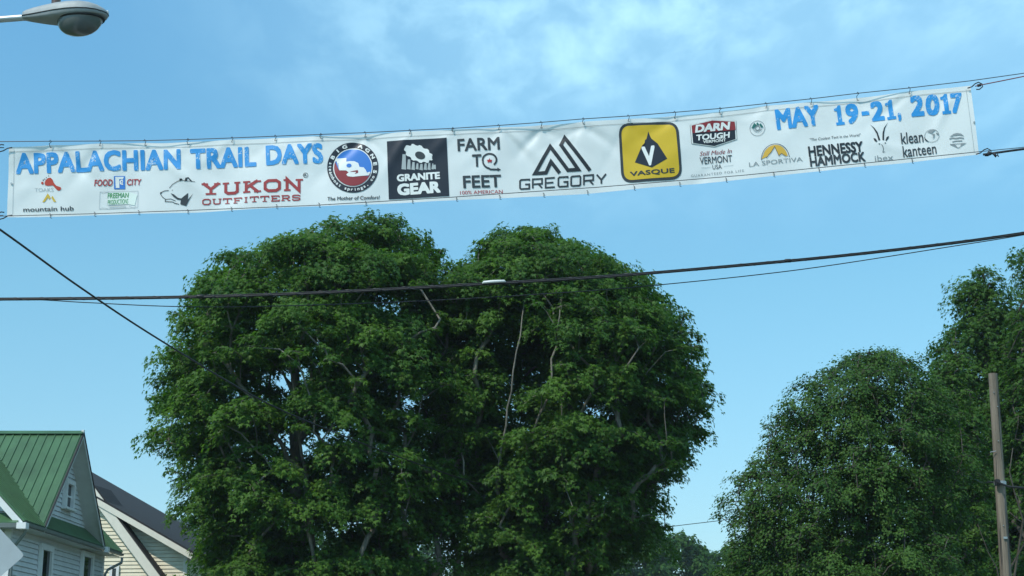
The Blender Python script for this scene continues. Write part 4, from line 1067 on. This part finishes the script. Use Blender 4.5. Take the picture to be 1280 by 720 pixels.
for (x, y) in ((13, 228), (1217, 154)):
    p_ = atY(x, y, YBN); p_.y += float(billow(p_.x, p_.z)) - .008
    MB().tube([p_, p_ + Vector((0, -.008, 0))], .014, 10).build('grommet', M['galv'], banner)
# corner hooks and the cords beyond them
def hook(c0, d, name='corner_hook'):
    d = Vector((d[0], 0, d[1])).normalized(); n_ = Vector((-d.z, 0, d.x)); c0 = Vector(c0)
    pts = [c0 - d * .10 - n_ * .01, c0 - d * .04, c0 + d * .01 + n_ * .035, c0 + d * .06 + n_ * .05, c0 + d * .10 + n_ * .02, c0 + d * .10 - n_ * .02, c0 + d * .05 - n_ * .05, c0 + d * .01 - n_ * .045]
    MB().tube(pts, .0075, 6).build(name, M['cable'], banner, smooth=True)
hook(on(TOPC, 1213, 2) + Vector((.05, -.02, 0)), (1, .15)); hook(on(BOTC, 1223, -1.5) + Vector((.05, -.02, 0)), (1, .12)); hook(on(TOPC, 10.5, 2.5) + Vector((-.05, -.02, 0)), (-1, .02)); hook(on(BOTC, 7, -1) + Vector((-.02, -.02, 0)), (-1, .02))
def cord(name, pts, r_, m_, label, Y=YBN - .03): return tag(MB().tube([atY(x, y, Y) for x, y in pts], r_, 6).build(name, M[m_], smooth=True), label, 'cord')
c_ = cord('red_cord', [(1219, 107.8), (1224, 106.6), (1250, 101.5), (1280, 95.4), (1350, 80), (1450, 60), (1800, -10), (2300, -115)], .007, 'red_cord', 'dull red cord tied to the upper right corner of the banner')
MB().tube([atY(x, y, YBN - .03) for x, y in ((1222, 107.1), (1226, 106.2))], .020, 8).build('knot', M['rope'], c_, smooth=True)
c_ = cord('dark_rope', [(1229, 193.2), (1237, 192.2), (1245, 191), (1262, 188.6), (1280, 186.2), (1350, 176), (1450, 160), (1800, 104), (2300, 20)], .015, 'rope', 'dark rope with a knot at the lower right corner of the banner', YBN - .06)
mbk = MB(); mbk.tube([atY(x, y, YBN - .06) for x, y in ((1234, 193.4), (1236.5, 191.6), (1239, 192.6))], [.02, .032, .018], 8); mbk.tube([atY(x, y, YBN - .06) for x, y in ((1242, 191), (1245, 195.5), (1247, 193), (1248, 196))], [.022, .018, .014, .008], 6); mbk.build('knot', M['rope'], c_, smooth=True)
cord('left_cord', [(5, 184.6), (-20, 184), (-120, 182), (-900, 200)], .006, 'rope', 'dark cord leading off the upper left corner of the banner').name = 'tie_cord'
cord('left_cord', [(4, 269.6), (-20, 270), (-120, 272), (-900, 294)], .008, 'rope', 'dark cord leading off the lower left corner of the banner').name = 'tie_cord'

# ------------------------------------------------------------------ overhead lines
def sag(pts, Y):
    """smooth line through (px, py) pairs at the distance Y (or one distance each)"""
    n = len(pts); Ys = Y if hasattr(Y, '__len__') else [Y] * n
    P_ = [atY(x, y, d) for (x, y), d in zip(pts, Ys)]; out = []
    for i in range(n - 1):
        p0, p1, p2, p3 = P_[max(i - 1, 0)], P_[i], P_[i + 1], P_[min(i + 2, n - 1)]
        for j in range(8):
            t = j / 8
            out.append(.5 * ((2 * p1) + (p2 - p0) * t + (2 * p0 - 5 * p1 + 4 * p2 - p3) * t * t + (3 * p1 - p0 - 3 * p2 + p3) * t ** 3))
    return out + [P_[-1]]
YC = 30
main = [(-400, 372), (-150, 374.5), (0, 374.5), (215, 372.2), (400, 366.5), (615, 355), (760, 346), (900, 334.5), (1050, 320.5), (1190, 304.5), (1280, 292), (1420, 271), (1600, 241), (2100, 150)]
mp_ = sag(main, YC)
cb_ = tag(MB().tube(mp_, .022, 8, cap=False).build('utility_cable', M['cable'], smooth=True), 'thick black cable across the photo carrying a short white sleeve', 'cable')
mbl = MB()
lash = []
for a, b in zip(mp_, mp_[1:]):
    ns_ = max(2, int((b - a).length / .05))
    for i in range(ns_):
        u_ = len(lash) * .62; lash.append(a.lerp(b, i / ns_) + Vector((0, -.004 + .026 * math.cos(u_), .010 + .032 * math.sin(u_))))
MB().tube(lash, .004, 4, cap=False).build('lashing_wire', M['wire'], cb_, smooth=True)
for xk in (250, 985):
    pk = atY(xk, float(np.interp(xk, [p[0] for p in main], [p[1] for p in main])), YC)
    MB().tube([pk + Vector((-.07, 0, .008)), pk + Vector((-.05, 0, .01)), pk + Vector((.05, 0, .012)), pk + Vector((.07, 0, .01))], [.026, .038, .038, .026], 10).build('cable_clamp', M['cable'], cb_, smooth=True)
mbl.tube([p + Vector((0, -.008, .028)) for p in mp_], .012, 6, cap=False); mbl.build('messenger_wire', M['cable'], cb_, smooth=True)
def along(x): 
    return atY(x, float(np.interp(x, [p[0] for p in main], [p[1] for p in main])), YC)
a, b = along(603), along(632)
MB().tube([a + Vector((0, -.03, .015)), a.lerp(b, .06) + Vector((0, -.045, .032)), a.lerp(b, .5) + Vector((0, -.047, .036)), a.lerp(b, .94) + Vector((0, -.045, .032)), b + Vector((0, -.03, .02))], [.012, .027, .03, .027, .012], 8).build('sleeve', M['white_plastic'], cb_, smooth=True)
tag(MB().tube(sag([(-400, 366), (-100, 371), (40, 374.5), (105, 378), (215, 383), (330, 383), (530, 376), (700, 366), (820, 356.5), (1000, 337), (1190, 308), (1280, 293.5), (1420, 268), (1600, 232), (2100, 138)], YC + .12), .0095, 6, cap=False).build('utility_wire', M['cable'], smooth=True), 'thin black wire drooping just under the thick cable', 'wire')
tag(MB().tube(sag([(-330, 70), (-140, 192), (0, 287), (100, 359), (200, 425), (330, 502), (430, 545), (490, 568), (570, 596), (660, 622)], [16, 20, 24, 27, 30.5, 36, 40.5, 43.5, 48.5, 55]), .0185, 8, cap=False).build('service_drop', M['cable'], smooth=True), 'black service wire slanting down from the left edge into the maple', 'wire')
tag(MB().tube(sag([(650, 676), (760, 670), (840, 658), (905, 650), (960, 641), (1060, 622)], 74), .016, 6, cap=False).build('far_wire', M['cable'], smooth=True), 'thin dark far wire low between the maple and the round bushy tree', 'wire')

# wooden pole
YP = 43.0
pt, pbm = atY(1241, 467, YP), atY(1257.5, 720, YP)
xp = (pt.x + pbm.x) / 2
pol = empty('utility_pole', (xp, YP, 0), 'weathered brown wooden pole standing in front of the trees at right', 'pole')
d_ = (pt.x - pbm.x) / (pt.z - pbm.z)
def px_at(zz): return pbm.x + d_ * (zz - pbm.z)
mb = MB(); nz = 24
mb.tube([(px_at(pt.z * i / nz), YP, pt.z * i / nz) for i in range(nz + 1)], [.178 - .058 * i / nz for i in range(nz + 1)], 18); shaft = mb.build('shaft', M['pole_wood'], pol, smooth=False)
zc1 = atY(1246, 604, YP).z; xc = px_at(zc1)
cr = MB(); rngp = random.Random(4)
for i in range(9):
    t = math.pi * (1.05 + .9 * rngp.random()); z0 = rngp.uniform(4, pt.z - 1.2); ln = rngp.uniform(.7, 2.2); r_ = .181 - .058 * (z0 + ln / 2) / pt.z
    p0 = [(px_at(z0 + ln * f) + (r_ + .002) * math.cos(t + .03 * math.sin(9 * f)), YP + (r_ + .002) * math.sin(t + .03 * math.sin(9 * f)), z0 + ln * f) for f in (0, .2, .4, .6, .8, 1)]
    cr.tube(p0, [.002, .006, .008, .007, .006, .002], 4)
cr.build('crack', M['seam'], shaft)
MB().tube([(xc, YP, zc1 - .05), (xc, YP, zc1 + .05)], .165, 18).build('band', M['galv'], pol)
MB().box((xc - .20, YP - .27, zc1 - .09), (xc - .06, YP - .15, zc1 + .08)).build('cable_clamp', M['cable'], pol, bevel=.02)
MB().tube([(xc - .02, YP - .2, zc1 - .02), (xc + .1, YP - .25, zc1 - .11), (xc + .2, YP - .25, zc1 - .16)], .018, 6).build('bracket', M['galv'], pol, smooth=True)
zt = atY(1256, 673, YP).z; MB().box((px_at(zt) - .06, YP - .19, zt - .03), (px_at(zt) + .05, YP - .17, zt + .03)).build('tag_plate', M['galv'], pol, bevel=.004)
zt = atY(1247, 565, YP).z; MB().tube([(px_at(zt) - .24, YP - .1, zt - .02), (px_at(zt) - .1, YP - .15, zt)], .014, 6).build('step_bolt', M['galv'], pol)
for hz_, sx in ((.55, -.05), (.95, .03), (1.9, -.02), (3.1, .04), (4.2, -.03)):
    zz_ = pt.z - hz_; MB().tube([(px_at(zz_) + sx, YP - .115 - .006 * hz_, zz_), (px_at(zz_) + sx, YP - .155 - .006 * hz_, zz_)], .014, 6).build('bolt', M['galv'], pol)
MB().tube([(px_at(z_) + .055, YP - .125 - .0045 * (pt.z - z_), z_) for z_ in (zc1, zc1 - .8, zc1 - 2, zc1 - 4, .1)], .007, 5).build('ground_wire', M['wire'], pol, smooth=True)
tag(MB().tube([atY(*p) for p in ((1120, 560, 58), (1190, 588, 50), (1228, 603, 44.5))] + [Vector((xc - .13, YP - .21, zc1))] + [atY(*p) for p in ((1262, 608.5, 41.5), (1282, 610, 40), (1340, 613, 36.5), (1500, 616, 30))], .028, 8, cap=False).build('telephone_cable', M['cable'], smooth=True), 'black cable clamped to the wooden pole and running off to the right', 'cable')

# street lamp: cobra head on a curved arm
YL = 13.0
c0 = atY(28.5, 21.5, YL)
lamp = empty('street_lamp', (c0.x - 2.6, YL, 0), 'grey cobra head street lamp with smoky glass at the top left corner', 'street lamp')
kx = (atY(135, 15, YL).x - c0.x) / 106.5
tilt = R(2.0)
def LP(px_, up_, y_): # px along the head, height above the seam line in metres
    s_ = (px_ - 28.5) * kx
    return Vector((c0.x + s_ * math.cos(tilt) - up_ * math.sin(tilt), YL + y_, c0.z + s_ * math.sin(tilt) + up_ * math.cos(tilt)))
ST = [(29, .036, .046, .020), (33, .048, .060, .024), (42, .066, .078, .036), (56, .100, .094, .048), (72, .138, .106, .056), (88, .163, .112, .054), (102, .170, .110, .050), (114, .156, .096, .044), (124, .122, .072, .036), (131, .075, .044, .026), (135, .030, .020, .014)]
def head(lower):
    mb = MB(); n = 14; rows = []
    for (x_, w_, hu, hd_) in ST:
        row = []
        for j in range(n + 1):
            t = math.pi * j / n; h_ = math.sin(t) ** (.75 if not lower else .45)
            row.append(LP(x_, (hu * h_ + .004) if not lower else -(hd_ * h_ + .004), -w_ * math.cos(t)))
        rows.append(row)
    for a_, b_ in zip(rows, rows[1:]):
        for j in range(n): mb.face(a_[j], a_[j + 1], b_[j + 1], b_[j])
    for r_ in (rows[0], rows[-1]): mb.face(*r_)
    return mb
def weld(o):
    bm = bmesh.new(); bm.from_mesh(o.data); bmesh.ops.remove_doubles(bm, verts=bm.verts, dist=.0005); bmesh.ops.recalc_face_normals(bm, faces=bm.faces); bm.to_mesh(o.data); bm.free(); return o
weld(head(False).build('housing', M['lamp_metal'], lamp, smooth=True)); weld(head(True).build('door', M['lamp_metal'], lamp, smooth=True))
mb = MB()
pts = [LP(x_, 0, -w_ - .001) for x_, w_, _, _ in ST] + [LP(x_, 0, w_ + .001) for x_, w_, _, _ in reversed(ST)]
mb.tube(pts + [pts[0]], .0055, 6); mb.build('gasket', M['seam'], lamp)
mb = MB(); cxl, rx, ry, rz = 101, 28.5 * kx, .142, .158; nu, nv = 26, 9; rows = []
for i in range(nv + 1):
    ph = (math.pi / 2) * i / nv
    rows.append([LP(cxl - (3.5 if i else 0) * math.sin(ph) + math.cos(ph) ** .8 * rx / kx * math.cos(2 * math.pi * j / nu), -.030 - rz * math.sin(ph), math.cos(ph) ** .8 * ry * math.sin(2 * math.pi * j / nu)) for j in range(nu)])
for a_, b_ in zip(rows, rows[1:]):
    for j in range(nu): mb.face(a_[j], a_[(j + 1) % nu], b_[(j + 1) % nu], b_[j])
weld(mb.build('lens', M['lens'], lamp, smooth=True))
mb = MB(); mb.tube([LP(cxl + rx / kx * 1.03 * math.cos(2 * math.pi * j / 30), -.045, ry * 1.04 * math.sin(2 * math.pi * j / 30)) for j in range(31)], .008, 6); mb.build('lens_ring', M['seam'], lamp, smooth=True)
MB().box(LP(131, .006, -.02), LP(136, .032, .02)).build('latch', M['white_plastic'], lamp, bevel=.003)  # clear nose latch, its glare painted in as white
MB().tube([LP(69.5, .055, .0), LP(69.5, .085, 0), LP(69.5, .088, 0), LP(69.5, .175, 0), LP(69.5, .19, 0)], [.030, .030, .040, .040, .02], 14).build('photocell', M['photocell'], lamp, smooth=False)
am = [LP(40, -.002, 0), LP(28, -.004, 0), atY(0, 24.2, YL), atY(-60, 32, YL), atY(-200, 60, YL), atY(-330, 100, YL)]; am.append(Vector((c0.x - 2.6, YL, am[-1].z - .35)))
MB().tube(am, .030, 12).build('arm', M['arm_metal'], lamp, smooth=True)
MB().tube([(c0.x - 2.6, YL, 0), (c0.x - 2.6, YL, am[-1].z + .25)], [.12, .075], 14).build('pole', M['arm_metal'], lamp, smooth=True)

# back of a diamond road sign in the lower left corner
YS = 14.0
pr_ = atY(23, 692, YS); hdg = .54; ang = R(20)
ctr = Vector((pr_.x - hdg * math.cos(ang), YS, pr_.z))
sg_ = empty('road_sign', (ctr.x, YS, 0), 'bare grey back of a diamond road sign cut off at the lower left corner', 'sign')
ex = Vector((math.cos(ang), math.sin(ang), 0)); ny = Vector((-math.sin(ang), math.cos(ang), 0)); pts = []
for i in range(4):
    t = math.pi / 2 * i; tip_ = ex * hdg * math.cos(t) + Vector((0, 0, hdg * math.sin(t)))
    t0, t1 = t - math.pi / 2, t + math.pi / 2
    pv = ex * hdg * math.cos(t0) + Vector((0, 0, hdg * math.sin(t0))); nx_ = ex * hdg * math.cos(t1) + Vector((0, 0, hdg * math.sin(t1)))
    a_ = tip_.lerp(pv, .045); b_ = tip_.lerp(nx_, .045)
    pts += [ctr + a_.lerp(tip_, f).lerp(tip_.lerp(b_, f), f) for f in (0, .33, .67, 1)]
MB().prism(pts, ny * .004).build('panel', M['sign_back'], sg_)
MB().box((ctr.x - .025, YS - .06, 0), (ctr.x + .025, YS - .02, ctr.z + .5)).build('post', M['galv'], sg_)
